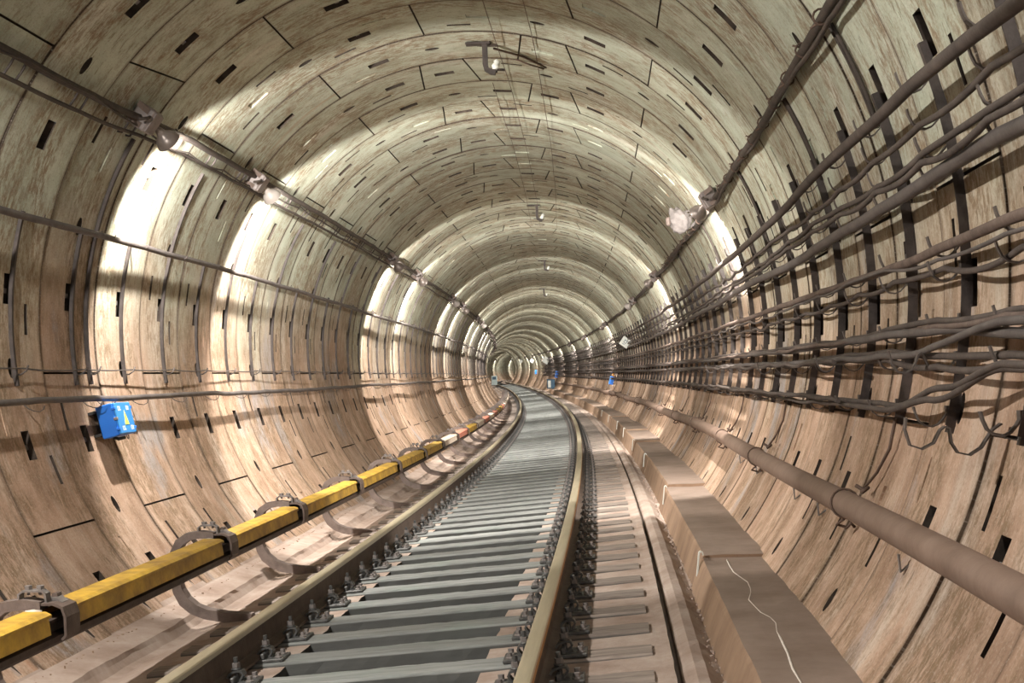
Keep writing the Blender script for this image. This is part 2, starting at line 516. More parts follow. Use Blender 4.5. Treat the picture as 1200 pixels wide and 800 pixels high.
def build_lining():
    sides = {'wall_right': (-75.0, 40.0), 'ceiling': (40.0, 130.0), 'wall_left': (130.0, 255.0)}
    data = {n: dict(v=[], f=[], m=[], uv=[], kv=[], tint=[]) for n in sides}
    def put_face(D, corners, mi, tint):
        base = len(D['v'])
        for (kk_, th, d) in corners:
            D['v'].append(tuple(PK(kk_, th, -d)))
            D['uv'].append((kk_ * PIT, math.radians(th) * RT))
            D['kv'].append((kk_, th / 360.0))
        D['f'].append(tuple(range(base, base + len(corners))))
        D['m'].append(mi); D['tint'].append(tint)
    for k in range(KMIN, KMAX):
        rr = random.Random(1000 + k)
        far = k > 52
        mid = k > 22
        js = sorted([((a % 360), (b % 360)) for a, b in joints(k)])
        ringoff = rr.uniform(-0.004, 0.004)
        segs = [(ringoff + rr.uniform(-0.0035, 0.0035), rr.random()) for _ in js]
        def segof(th):
            th %= 360
            c = sum(1 for a, b in js if (a + b) / 2 <= th)
            return (c - 1) % len(js)
        gk = 0.004
        kl = [0.0, gk, 0.20, 0.245, 0.44, 0.56, 0.755, 0.80, 1 - gk, 1.0]
        if far: kl = [0.0, 0.02, 0.44, 0.56, 0.98, 1.0]
        # pocket pattern: bolt grid every 10.9 degrees centred on 97
        rects = []   # (k index a, th0, th1, depth, mat)
        ovals = []
        step_ = 10.97
        for q in range(-17, 15):
            th = 97.2 + q * step_
            if th < -76 or th > 256: continue
            # skip positions near a joint
            dj = min(abs(((th - (a + b) / 2 + 180) % 360) - 180) for a, b in js)
            if k % 2:
                lab = q % 4     # odd rings
                is_oval = (q % 4 == 2)
                is_joint = (q % 4 == 0)
            else:
                is_oval = (q % 4 == 0)
                is_joint = (q % 4 == 2)
            if is_joint and dj < 3.5: continue
            if is_joint and not (abs(th - 97) < 3 or abs(th - 75) < 3): continue
            if dj < 3.2: continue
            if is_oval:
                if not far: ovals.append(th)
                continue
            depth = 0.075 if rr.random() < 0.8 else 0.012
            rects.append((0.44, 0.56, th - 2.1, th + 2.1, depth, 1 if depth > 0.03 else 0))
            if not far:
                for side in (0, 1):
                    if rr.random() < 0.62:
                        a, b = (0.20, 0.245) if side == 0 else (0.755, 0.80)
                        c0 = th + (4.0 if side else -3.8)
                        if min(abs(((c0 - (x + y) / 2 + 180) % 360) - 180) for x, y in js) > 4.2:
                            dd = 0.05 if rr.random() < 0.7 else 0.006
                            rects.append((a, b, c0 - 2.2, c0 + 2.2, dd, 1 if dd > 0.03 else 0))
        hj = 0.16 if not far else 0.22     # half width of longitudinal joints in degrees
        lines = []   # (th_near, th_far)
        fixed = []
        for a, b in js:
            for base in (-360, 0):
                aa, bb = a + base, b + base
                if -76 < (aa + bb) / 2 < 256:
                    fixed += [(aa - hj, bb - hj), (aa + hj, bb + hj)]
        for r_ in rects: fixed += [(r_[2], r_[2]), (r_[3], r_[3])]
        for o in ovals: fixed += [(o - 1.9, o - 1.9), (o + 1.9, o + 1.9)]
        for b_ in (-75.0, 40.0, 130.0, 255.0): fixed.append((b_, b_))
        stp = 2.5 if not mid else (3.5 if not far else 5.0)
        th = -75.0
        while th < 255:
            if all(abs(th - a) > 1.0 and abs(th - b) > 1.0 for a, b in fixed): fixed.append((th, th))
            th += stp
        fixed = [f_ for f_ in fixed if -75.01 <= f_[0] <= 255.01 and -75.01 <= f_[1] <= 255.01]
        lines = sorted(set(fixed), key=lambda q: (q[0] + q[1]) / 2)
        inov = lambda c: any(abs(c - o) < 1.85 for o in ovals)
        # drop lines inside ovals or rects that would be in the way of ovals
        lines = [l for l in lines if not inov((l[0] + l[1]) / 2)]
        nk, nl = len(kl) - 1, len(lines) - 1
        depth = [[0.0] * nl for _ in range(nk)]
        mat = [[0] * nl for _ in range(nk)]
        tint = [0.5] * nl
        oval_cell = set()
        for j in range(nl):
            c = (lines[j][0] + lines[j][1] + lines[j + 1][0] + lines[j + 1][1]) / 4
            so, tn = segs[segof(c)]
            tint[j] = tn
            wj = abs((lines[j + 1][0] - lines[j][0]) - 2 * hj) < 1e-6 and any(abs(((c - (a + b) / 2 + 180) % 360) - 180) < 0.05 for a, b in js)
            for i in range(nk):
                kc = (kl[i] + kl[i + 1]) / 2
                d = so
                if i == 0 or i == nk - 1:
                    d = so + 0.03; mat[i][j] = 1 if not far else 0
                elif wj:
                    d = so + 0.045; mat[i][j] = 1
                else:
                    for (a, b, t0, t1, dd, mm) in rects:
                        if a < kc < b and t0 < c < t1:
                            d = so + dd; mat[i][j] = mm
                    if a_between(kc, 0.44, 0.56) and inov(c):
                        oval_cell.add((i, j))
                depth[i][j] = d
        def kval(i): return k + kl[i]
        def thv(l, i):
            f = kl[i]
            return l[0] + (l[1] - l[0]) * f
        for j in range(nl):
            c = (lines[j][0] + lines[j][1] + lines[j + 1][0] + lines[j + 1][1]) / 4
            for n_, (lo, hi) in sides.items():
                if lo <= c < hi:
                    D = data[n_]
            for i in range(nk):
                d = depth[i][j]
                A = (kval(i), thv(lines[j], i), d); B = (kval(i + 1), thv(lines[j], i + 1), d)
                C_ = (kval(i + 1), thv(lines[j + 1], i + 1), d); E_ = (kval(i), thv(lines[j + 1], i), d)
                if (i, j) in oval_cell:
                    kc, tc = (A[0] + B[0]) / 2, (A[1] + E_[1]) / 2
                    ra, rb = 0.042, 1.45
                    n = 12
                    el = [(kc + ra * math.cos(2 * PI * q / n), tc + rb * math.sin(2 * PI * q / n)) for q in range(n)]
                    corner = {0: B, 1: C_, 2: E_, 3: A}   # order by quadrant
                    # fan between ellipse and rectangle: mid-edge points
                    rect = []
                    for q in range(n):
                        ca, sa = math.cos(2 * PI * q / n), math.sin(2 * PI * q / n)
                        s_ = 1 / max(abs(ca), abs(sa), 1e-6)
                        kx = kc + ca * s_ * (B[0] - A[0]) / 2; tx_ = tc + sa * s_ * (E_[1] - A[1]) / 2
                        rect.append((kx, tx_, d))
                    # diagonal corners: n=12 misses exact corners; insert triangles
                    for q in range(n):
                        q2 = (q + 1) % n
                        put_face(D, [(*el[q], d), rect[q], rect[q2], (*el[q2], d)][::-1], 0, tint[j])
                        put_face(D, [(*el[q], d), (*el[q2], d), (*el[q2], d + 0.06), (*el[q], d + 0.06)][::-1], 1, tint[j])
                    for ci, (qa, qb) in enumerate(((1, 2), (4, 5), (7, 8), (10, 11))):
                        put_face(D, [rect[qa], corner[(0, 2, 1, 3)[0] if False else {0: 1, 1: 2, 2: 3, 3: 0}[ci]], rect[qb]][::-1], 0, tint[j])
                    put_face(D, [(*e, d + 0.06) for e in el][::-1], 1, tint[j])
                else:
                    put_face(D, [A, E_, C_, B], mat[i][j], tint[j])
                # walls towards next k and next theta
                if i + 1 < nk and abs(depth[i + 1][j] - d) > 1e-5:
                    d2 = depth[i + 1][j]
                    put_face(D, [(B[0], B[1], d), (B[0], B[1], d2), (C_[0], C_[1], d2), (C_[0], C_[1], d)], 1 if max(mat[i][j], mat[i + 1][j]) and abs(d - d2) > 0.03 else 0, tint[j])
                if j + 1 < nl and abs(depth[i][j + 1] - d) > 1e-5:
                    d2 = depth[i][j + 1]
                    put_face(D, [(E_[0], E_[1], d), (E_[0], E_[1], d2), (C_[0], C_[1], d2), (C_[0], C_[1], d)], 1 if max(mat[i][j], mat[i][j + 1]) and abs(d - d2) > 0.03 else 0, tint[j])
        # iron bolt bars across some of the deep pockets
        if not far:
            for (a, b, t0, t1, dd, mm) in rects:
                if dd > 0.06 and a == 0.44 and rr.random() < 0.8:
                    tc = (t0 + t1) / 2 + rr.uniform(-0.4, 0.4)
                    for n_, (lo, hi) in sides.items():
                        if lo <= tc < hi: D = data[n_]
                    q0 = [(k + 0.442, tc - 0.35, 0.03), (k + 0.558, tc - 0.35, 0.03), (k + 0.558, tc + 0.35, 0.03), (k + 0.442, tc + 0.35, 0.03)]
                    q1 = [(x, y, 0.07) for x, y, _ in q0]
                    put_face(D, q0[::-1], 2, 0.5)
                    put_face(D, [q0[0], q0[1], q1[1], q1[0]], 2, 0.5)
                    put_face(D, [q0[3], q0[2], q1[2], q1[3]], 2, 0.5)
        # ring side walls: step between this ring and next handled by a skirt
        for j in range(nl):
            c = (lines[j][0] + lines[j + 1][0]) / 2
            for n_, (lo, hi) in sides.items():
                if lo <= c < hi: D = data[n_]
            d = depth[nk - 1][j]
            put_face(D, [(k + 1.0, lines[j][1], d), (k + 1.0, lines[j][1], d + 0.02), (k + 1.0, lines[j + 1][1], d + 0.02), (k + 1.0, lines[j + 1][1], d)], 0, tint[j])
            d = depth[0][j]
            put_face(D, [(k + 0.0, lines[j][0], d), (k + 0.0, lines[j][0], d + 0.02), (k + 0.0, lines[j + 1][0], d + 0.02), (k + 0.0, lines[j + 1][0], d)], 0, tint[j])
    for n_, D in data.items():
        me = bpy.data.meshes.new(n_)
        me.from_pydata(D['v'], [], D['f'])
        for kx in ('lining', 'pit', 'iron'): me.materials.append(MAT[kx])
        me.polygons.foreach_set('material_index', D['m'])
        u1 = me.uv_layers.new(name='UVMap'); u2 = me.uv_layers.new(name='ring')
        fl1 = []; fl2 = []
        for f_ in D['f']:
            for q in f_:
                fl1 += D['uv'][q]; fl2 += D['kv'][q]
        u1.data.foreach_set('uv', fl1); u2.data.foreach_set('uv', fl2)
        a_ = me.attributes.new('tint', 'FLOAT', 'FACE')
        a_.data.foreach_set('value', D['tint'])
        me.update()
        o = put(n_, me)
        o['kind'] = 'structure'
        o['label'] = {'wall_left': 'left side of the segmental concrete tunnel lining', 'wall_right': 'right side of the segmental concrete tunnel lining behind the cables', 'ceiling': 'arched crown of the segmental concrete tunnel lining'}[n_]

def a_between(x, a, b): return a < x < b
build_lining()

# end bulkheads so that no empty world shows at either end
SMIN = ks(KMIN, 0, 0) + 0.4
SMAX = ks(KMAX, 0, 0) - 0.6
for nm, s in (('wall_back', SMIN), ('wall_front', SMAX)):
    b = MB()
    b.add([PP(s, a, -0.3) for a in range(0, 360, 10)] , [tuple(range(36))], 'bed')
    o = put(nm, b); o['kind'] = 'structure'

# ------------------------------------------------------------------ track bed
def plane_up(du, lat): return TZ + du + SLOPE * lat
BED = [(-2.35, -1.55), (-2.02, -1.70), (-1.85, -1.832), (-1.74, -1.852), (-1.645, -1.872), (-1.632, -1.90), (-1.60, -1.935), (-1.55, -1.942),
       (-1.47, -1.925), (-1.41, -1.902), (-1.36, -1.893), (-1.27, plane_up(-.222, -1.27)), (-0.90, plane_up(-.222, -.9)), (-0.56, plane_up(-.222, -.56)),
       (-0.545, plane_up(-.30, -.56)), (-0.53, plane_up(-.45, -.56)), (0.0, plane_up(-.47, 0)), (0.48, plane_up(-.45, .48)), (0.495, plane_up(-.30, .49)), (0.505, plane_up(-.225, .5)),
       (0.8, plane_up(-.222, .8)), (1.1, plane_up(-.222, 1.1)), (1.35, plane_up(-.218, 1.35)), (1.398, plane_up(-.212, 1.398)),
       (1.402, -1.745), (1.426, -1.745), (1.430, -1.722), (1.45, -1.705), (1.49, -1.690), (1.54, -1.700), (1.58, -1.738), (1.62, -1.765), (1.9, -1.76), (2.45, -1.65)]
def build_bed():
    ss = []
    s = SMIN - 0.3
    while s < SMAX + 0.3:
        ss.append(s)
        s += 0.12 if 4 < s < 18 else (0.4 if s < 60 else 1.5)
    me = bpy.data.meshes.new('floor')
    vs = []; uv = []
    r = random.Random(3)
    n = len(BED)
    for s in ss:
        w1 = math.sin(s * 1.7) * 0.006 + math.sin(s * 4.1 + 1) * 0.004
        for j, (l, u) in enumerate(BED):
            jl = r.uniform(-1, 1); ju = r.uniform(-1, 1)
            dl = du = 0.0
            if 3 <= j <= 9: dl = jl * (0.007 if j in (4, 5) else 0.003) + w1; du = ju * 0.004
            elif 12 <= j <= 20: dl = jl * 0.006; du = ju * 0.003
            elif 20 < j < 24: du = ju * 0.003; dl = jl * 0.002
            elif 29 <= j <= 32: du = ju * 0.007
            vs.append(tuple(P(s, l + dl, u + du)))
            uv.append((s, l))
    fs = []
    for i in range(len(ss) - 1):
        for j in range(n - 1):
            fs.append((i * n + j, i * n + j + 1, (i + 1) * n + j + 1, (i + 1) * n + j))
    me.from_pydata(vs, [], fs)
    me.materials.append(MAT['bed'])
    L = me.uv_layers.new(name='UVMap')
    fl = []
    for f in fs:
        for q in f: fl += uv[q]
    L.data.foreach_set('uv', fl)
    dr = me.attributes.new('drain', 'FLOAT', 'FACE')
    dr.data.foreach_set('value', [1.0 if 13 <= (i % (n - 1)) <= 18 else (0.55 if (i % (n - 1)) in (24, 25) else 0.0) for i in range(len(fs))])
    me.update()
    o = put('floor', me)
    tag(o, 'concrete track bed between the two tunnel walls', None, kind='structure')
build_bed()

# ------------------------------------------------------------------ sleepers
def tie_mesh(seed):
    r = random.Random(seed)
    bm = bmesh.new()
    nx, W, T = 44, 0.222, 0.2
    x0, x1 = -1.27 - TX, 1.35 - TX
    prof = [(-W / 2, -T), (-W / 2, -0.07), (-W / 2 + 0.002, -0.012), (-W / 2 + 0.012, 0.0), (-0.04, 0.002), (0.04, 0.002), (W / 2 - 0.012, 0.0), (W / 2 - 0.002, -0.012), (W / 2, -0.07), (W / 2, -T)]
    rows = []
    ph = r.uniform(0, 9)
    for i in range(nx + 1):
        x = x0 + (x1 - x0) * i / nx
        if i in (0, nx): x += r.uniform(-0.01, 0.01)
        wob = math.sin(x * 3.1 + ph) * 0.003
        row = []
        for y, z in prof:
            jy = r.uniform(-1, 1) * 0.0028; jz = r.uniform(-1, 1) * 0.0022
            row.append(bm.verts.new((x, y + wob + jy, z + jz)))
        rows.append(row)
    m = len(prof)
    for i in range(nx):
        for j in range(m):
            k = (j + 1) % m
            bm.faces.new((rows[i][j], rows[i + 1][j], rows[i + 1][k], rows[i][k]))
    bm.faces.new(rows[0]); bm.faces.new(list(reversed(rows[nx])))
    bmesh.ops.recalc_face_normals(bm, faces=bm.faces)
    me = bpy.data.meshes.new('sleeper')
    bm.to_mesh(me); bm.free()
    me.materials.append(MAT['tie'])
    return me
TIES = [tie_mesh(i) for i in range(7)]
TIE_S = [6.12 + 0.54 * i for i in range(-4, 262)]
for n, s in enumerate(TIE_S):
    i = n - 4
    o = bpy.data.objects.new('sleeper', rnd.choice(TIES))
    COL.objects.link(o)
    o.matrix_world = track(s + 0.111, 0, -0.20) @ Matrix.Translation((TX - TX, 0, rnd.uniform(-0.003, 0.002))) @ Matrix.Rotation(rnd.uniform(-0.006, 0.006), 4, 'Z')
    if i < 0:
        lab = 'weathered grey timber sleeper just outside the bottom edge of the photo'
    elif i < 99:
        lab = 'weathered grey sleeper across the track, %s upwards from the bottom edge' % nth(i + 1)
    else:
        lab = 'tiny far sleeper where the track bends out of sight'
    tag(o, lab, 'sleeper', 'sleepers of the track')

# ------------------------------------------------------------------ running rails
def rail_profile():
    # (x, z, material) going round, x to the right; R65 shape, top at z=0
    half = [(0.0, 0.0), (0.020, -0.001), (0.032, -0.005), (0.0365, -0.013), (0.0375, -0.034), (0.033, -0.040), (0.012, -0.048), (0.0095, -0.07), (0.0095, -0.12), (0.014, -0.150), (0.030, -0.158), (0.074, -0.168), (0.075, -0.180)]
    right = half
    left = [(-x, z) for x, z in reversed(half)]
    return right + left[:-1]
RP = rail_profile()
def build_rail(name, sgn, label):
    cx = TX + sgn * (1.52 / 2 + 0.0365)
    b = MB()
    ss = steps(3.2, 160)
    n = len(RP); vs = []
    for s in ss:
        x, y, h, z = axis(s)
        M = track(s)
        for px, pz in RP:
            vs.append(M @ Vector((cx - TX + px, 0, pz)))
    head = []; body = []; orange = []
    for i in range(len(ss) - 1):
        for j in range(n):
            k = (j + 1) % n
            f = (i * n + j, (i + 1) * n + j, (i + 1) * n + k, i * n + k)
            xm = (RP[j][0] + RP[k][0]) / 2; zm = (RP[j][1] + RP[k][1]) / 2
            if zm > -0.012: head.append(f)
            elif zm > -0.030 and (xm * sgn) > 0.03 and sgn > 0: orange.append(f)
            elif zm > -0.030 and (xm * sgn) < -0.03: head.append(f)
            else: body.append(f)
    b.add(vs, body, 'railrust', False)
    o = len(b.v) - len(vs)
    for fl, key in ((head, 'railhead'), (orange, 'railorange')):
        i = b.mi(key)
        for f in fl:
            b.f.append(f); b.m.append(i); b.smooth.append(False)
    ob = put(name, b)
    tag(ob, label, 'rail', 'running rails')
    return cx
CXL = build_rail('running_rail', -1, 'left running rail with pale worn top, beside the yellow contact rail')
CXR = build_rail('running_rail', 1, 'right running rail with rusty orange outer edge, nearer the concrete blocks')

# ------------------------------------------------------------------ rail fasteners
def fast_parts():
    plate = MB()
    plate.box((0, 0, 0.010), (0.40, 0.17, 0.018), 'clip', bev=0.004)
    plate.box((0.0, 0, 0.019), (0.152, 0.15, 0.004), 'black')
    for s in (-1, 1):
        plate.box((s * 0.089, 0, 0.033), (0.020, 0.15, 0.030), 'clip', bev=0.004)
    def clip(s):
        c = MB()
        # springy S strip resting on the rail foot and the plate
        pts = [(s * 0.052, 0, 0.040), (s * 0.060, 0, 0.053), (s * 0.078, 0, 0.064), (s * 0.100, 0, 0.070), (s * 0.122, 0, 0.066), (s * 0.130, 0, 0.050), (s * 0.122, 0, 0.036), (s * 0.112, 0, 0.024), (s * 0.120, 0, 0.018), (s * 0.134, 0, 0.019)]
        c.strap(pts, (0, 1, 0), 0.055, 0.010, 'clip')
        return c
    def bolt(s):
        c = MB()
        c.cyl((s * 0.094, 0, 0.075), 0.011, 0.115, 'clip', 8)
        c.lathe([(0.0001, 0.073), (0.024, 0.073), (0.026, 0.078), (0.012, 0.085)], Matrix.Translation((s * 0.094, 0, 0)), 'clip', 10)
        c.lathe([(0.0001, 0.084), (0.020, 0.084), (0.020, 0.106), (0.0001, 0.106)], Matrix.Translation((s * 0.094, 0, 0)), 'iron', 6, False)
        return c
    def screw(s, y):
        c = MB()
        c.lathe([(0.0001, 0.018), (0.022, 0.018), (0.022, 0.024), (0.014, 0.028), (0.014, 0.046), (0.0001, 0.046)], Matrix.Translation((s * 0.168, y, 0)), 'iron', 6, False)
        return c
    return plate, [clip(-1), clip(1)], [bolt(-1), bolt(1)], [screw(a, b) for a in (-1, 1) for b in (-0.045, 0.045)]
pl, cl, bo, sc_ = fast_parts()
F0 = thing('rail_fastener', track(0), '', 'rail fastener')
put('base_plate', pl, F0)
for q in cl: put('clip', q, F0)
for q in bo: put('bolt', q, F0)
for q in sc_: put('screw', q, F0)
allb = MB()
pl2, cl2, bo2, sc2 = fast_parts()
for q in [pl2] + cl2 + bo2 + sc2:
    o_ = len(allb.v)
    allb.v += q.v
    for f, m__, s_ in zip(q.f, q.m, q.smooth):
        allb.f.append(tuple(o_ + a for a in f)); allb.m.append(allb.mi(q.mats[m__])); allb.smooth.append(s_)
FM = allb.mesh('rail_fastener')
cnt = 0
stuffM = []
for n, s in enumerate(TIE_S):
    i = n - 4
    if i < -3: continue
    for side, cx in (('left', CXL), ('right', CXR)):
        M = track(s + 0.111, 0, -0.20) @ Matrix.Translation((cx - TX, 0, 0))
        if i < 0: lab = 'rail fastener of the %s rail just outside the bottom edge of the photo' % side
        elif i < 60: lab = 'bolted rail fastener on the %s rail at the %s sleeper from the bottom' % (side, nth(i + 1))
        else: lab = 'tiny rail fastener far down the %s rail' % side
        if cnt == 0:
            F0.matrix_world = M; F0['label'] = lab; F0['group'] = 'rail fasteners'; cnt += 1
        elif i < 30:
            dup(F0, M, lab, 'rail fasteners'); cnt += 1
        elif cnt < 300:
            o = bpy.data.objects.new('rail_fastener', FM); COL.objects.link(o); o.matrix_world = M
            tag(o, lab, 'rail fastener', 'rail fasteners'); cnt += 1
        else:
            stuffM.append(M)
fs_ = MB()
for M in stuffM:
    fs_.box(M @ Vector((0, 0, 0.02)), (0.36, 0.17, 0.03), 'clip')
    fs_.box(M @ Vector((0.1, 0, 0.06)), (0.05, 0.05, 0.07), 'clip')
    fs_.box(M @ Vector((-0.1, 0, 0.06)), (0.05, 0.05, 0.07), 'clip')
tag(put('distant_fasteners', fs_), 'rail fasteners too far away to tell apart', 'rail fastener', kind='stuff')

# ------------------------------------------------------------------ contact rail
BR_S = [5.72, 8.28, 10.30, 12.80, 15.45, 17.95, 20.3, 22.8, 25.1, 27.7] + [30.2 + 2.5 * i for i in range(20)]
CR = thing('contact_rail', frame(0), 'contact rail along the left wall under yellow, red and cream covers', 'contact rail')
def sweep(prof, s0_, s1_, key, closed=True, ends=True, d=0.5):
    b = MB(); ss = srange(s0_, s1_, d); n = len(prof); vs = []
    for s in ss:
        for l, u in prof: vs.append(P(s, l, u))
    fs = []
    for i in range(len(ss) - 1):
        for j in range(n if closed else n - 1):
            k = (j + 1) % n
            fs.append((i * n + j, (i + 1) * n + j, (i + 1) * n + k, i * n + k))
    if closed and ends:
        fs += [tuple(reversed(range(n))), tuple((len(ss) - 1) * n + j for j in range(n))]
    b.add(vs, fs, key)
    return b
bar = [(-1.355, -1.515), (-1.345, -1.500), (-1.345, -1.475), (-1.385, -1.462), (-1.385, -1.42), (-1.35, -1.405), (-1.35, -1.395), (-1.44, -1.395), (-1.44, -1.405), (-1.405, -1.42), (-1.405, -1.462), (-1.445, -1.475), (-1.445, -1.500), (-1.435, -1.515)]
CRI = CR
put('rail_bar', sweep(bar, 3.0, 78, 'contact', d=0.5), CR)
def cover_prof(dl=0.0):
    o = [(-1.320, -1.447), (-1.331, -1.378), (-1.331, -1.372), (-1.317, -1.370), (-1.317, -1.358), (-1.342, -1.345), (-1.445, -1.343), (-1.468, -1.358), (-1.470, -1.447),
         (-1.464, -1.447), (-1.462, -1.360), (-1.443, -1.349), (-1.347, -1.351), (-1.335, -1.360), (-1.335, -1.447)]
    return [(l, u) for l, u in reversed(o)]
cov_edges = [3.2] + BR_S
for i in range(len(cov_edges) - 1):
    a = cov_edges[i] + (0.10 if i else 0); b_ = cov_edges[i + 1] - 0.14
    key = 'yellow'
    if i in (8, 11, 13, 16): key = 'red'
    if i in (7, 10, 12) or i > 16: key = 'cream'
    c = put('cover', sweep(cover_prof(), a, b_, key, d=0.4), CR)
    if key == 'red': c['label'] = 'faded red cover piece'
    if key == 'cream': c['label'] = 'dusty cream cover piece'

def bracket_parts():
    # local frame: x lateral (absolute), y along track, z up (absolute)
    outer = [(-1.415, -1.318), (-1.50, -1.306), (-1.60, -1.318), (-1.665, -1.36), (-1.700, -1.43), (-1.712, -1.52), (-1.708, -1.61), (-1.688, -1.70), (-1.648, -1.775), (-1.58, -1.832), (-1.49, -1.868), (-1.36, -1.892), (-1.18, -1.886)]
    inner = [(-1.415, -1.358), (-1.50, -1.352), (-1.575, -1.362), (-1.622, -1.395), (-1.645, -1.45), (-1.655, -1.52), (-1.650, -1.60), (-1.630, -1.675), (-1.595, -1.73), (-1.54, -1.778), (-1.47, -1.806), (-1.36, -1.828), (-1.18, -1.842)]
    arm = MB()
    w = 0.042
    vs = []
    for (ox, oz), (ix, iz) in zip(outer, inner):
        vs += [(ox, -w, oz), (ox, w, oz), (ix, w, iz), (ix, -w, iz)]
    fs = []
    N = len(outer)
    for i in range(N - 1):
        for j in range(4):
            k = (j + 1) % 4
            fs.append((i * 4 + j, i * 4 + k, (i + 1) * 4 + k, (i + 1) * 4 + j))
    fs += [(3, 2, 1, 0), tuple((N - 1) * 4 + j for j in range(4))]
    arm.add(vs, fs, 'arm')
    # clamp: hood folded over the rail head with an upright ear
    cp = MB()
    hood = [(-1.475, 0, -1.40), (-1.470, 0, -1.355), (-1.440, 0, -1.332), (-1.36, 0, -1.330), (-1.318, 0, -1.348), (-1.304, 0, -1.39), (-1.302, 0, -1.47), (-1.32, 0, -1.49)]
    cp.strap([(x, 0.04, z) for x, _, z in hood], (0, 1, 0), 0.15, 0.012, 'rust')
    cp.strap([(x * 0.6 - 0.4 * 1.385, 0.055, z + 0.014) for x, _, z in hood[1:6]], (0, 1, 0), 0.07, 0.014, 'iron')
    yoke = [(-1.52, 0, -1.325), (-1.52, 0, -1.285), (-1.50, 0, -1.272), (-1.415, 0, -1.272), (-1.398, 0, -1.285), (-1.392, 0, -1.325), (-1.375, 0, -1.338)]
    cp.strap([(x, -0.005, z) for x, _, z in yoke], (0, 1, 0), 0.05, 0.010, 'iron')
    ins = MB()
    ins.lathe([(0.0001, -0.05), (0.036, -0.05), (0.042, -0.03), (0.030, -0.01), (0.042, 0.01), (0.036, 0.03), (0.0001, 0.035)], Matrix.Translation((-1.445, -0.045, -1.385)), 'insul', 12)
    bl = []
    for (x, y, z) in ((-1.485, 0.0, -1.262), (-1.43, 0.0, -1.262)):
        q = MB()
        q.lathe([(0.0001, -0.03), (0.008, -0.03), (0.008, -0.004), (0.018, -0.004), (0.018, 0.012), (0.0001, 0.014)], Matrix.Translation((x, y, z)), 'iron', 6, False)
        bl.append(q)
    q = MB()
    q.cyl((-1.385, 0.07, -1.305), 0.014, 0.05, 'rust', 8, 'Y')
    bl.append(q)
    return arm, cp, ins, bl
arm, cp, ins, bl = bracket_parts()
B0 = thing('contact_rail_bracket', frame(BR_S[0]), '', 'bracket')
put('arm', arm, B0); put('clamp', cp, B0); put('insulator', ins, B0)
for q in bl: put('bolt', q, B0)
for i, s in enumerate(BR_S):
    lab = 'brown C-shaped bracket holding the yellow contact rail, %s from the camera' % nth(i + 1)
    if i == 0:
        B0['label'] = lab; B0['group'] = 'contact rail brackets'
    else:
        dup(B0, frame(s), lab, 'contact rail brackets')

# ------------------------------------------------------------------ concrete blocks on the right
BS = [3.0, 8.40, 13.40, 17.75, 21.65, 25.5, 29.4, 33.4, 37.6, 42, 46.4, 51, 55.5, 60, 65, 70, 75, 80, 85, 90]
def block(a, b_, top, lat0, label, r):
    ss = srange(a + 0.012, b_ - 0.012, 0.25)
    prof = lambda s: [(lat0 - 0.085, -1.80), (lat0 - 0.055, -1.70), (lat0 - 0.010, top - 0.02), (lat0 + 0.004, top), (lat0 + 0.12, top + 0.002), (lat0 + 0.26, top + 0.001), (2.10, top + 0.004), (2.20, top + 0.01), (2.20, -1.80)]
    mb = MB(); vs = []; n = len(prof(0))
    # the block is straight: chord between its end points
    for i, s in enumerate(ss):
        t = i / (len(ss) - 1)
        for j, (l, u) in enumerate(prof(s)):
            q = P(a, l, u).lerp(P(b_, l, u), t)
            q += Vector((r.uniform(-1, 1), 0, r.uniform(-1, 1))) * (0.0025 if j < 6 else 0.004)
            vs.append(q)
    side = []; topf = []
    for i in range(len(ss) - 1):
        for j in range(n):
            k = (j + 1) % n
            f = (i * n + j, (i + 1) * n + j, (i + 1) * n + k, i * n + k)
            (topf if 3 <= j <= 6 else side).append(f)
    side += [tuple(reversed(range(n))), tuple((len(ss) - 1) * n + j for j in range(n))]
    mb.add(vs, side, 'bench')
    i_ = mb.mi('benchtop')
    for f in topf:
        mb.f.append(f); mb.m.append(i_); mb.smooth.append(False)
    o = put('concrete_block', mb)
    tag(o, label, 'concrete block', 'concrete blocks of the right walkway')
    return o
rb = random.Random(11)
tops = [-1.572, -1.553, -1.525, -1.53, -1.50, -1.48, -1.50]
for i in range(len(BS) - 1):
    tp_ = tops[i] if i < len(tops) else -1.49 + rb.uniform(-0.02, 0.02)
    l0 = 1.70 + (0.0 if i < 2 else 0.03) + rb.uniform(-0.01, 0.01)
    lab = ('brown concrete block of the right walkway with a white crack, nearest the camera' if i == 0 else
           'brown concrete walkway block beside the right rail, %s from the camera' % nth(i + 1))
    o = block(BS[i], BS[i + 1], tp_, l0, lab, rb)
    if i == 0:
        cr = MB()
        pts = [(8.30, 1.849), (8.05, 1.842), (7.794, 1.837), (7.6, 1.862), (7.411, 1.886), (7.2, 1.872), (7.072, 1.865), (6.84, 1.827), (6.65, 1.842), (6.477, 1.852), (6.35, 1.880), (6.212, 1.894), (6.0, 1.872), (5.861, 1.867), (5.546, 1.855), (5.264, 1.838), (4.9, 1.845), (4.5, 1.85)]
        cr.tube([P(s, l + rb.uniform(-.004, .004), tp_ + 0.002) for s, l in pts], [rb.uniform(0.002, 0.006) for _ in pts], 'lime', 5)
        c = put('lime_crack', cr, o); c['label'] = 'thin white lime crack across the top'
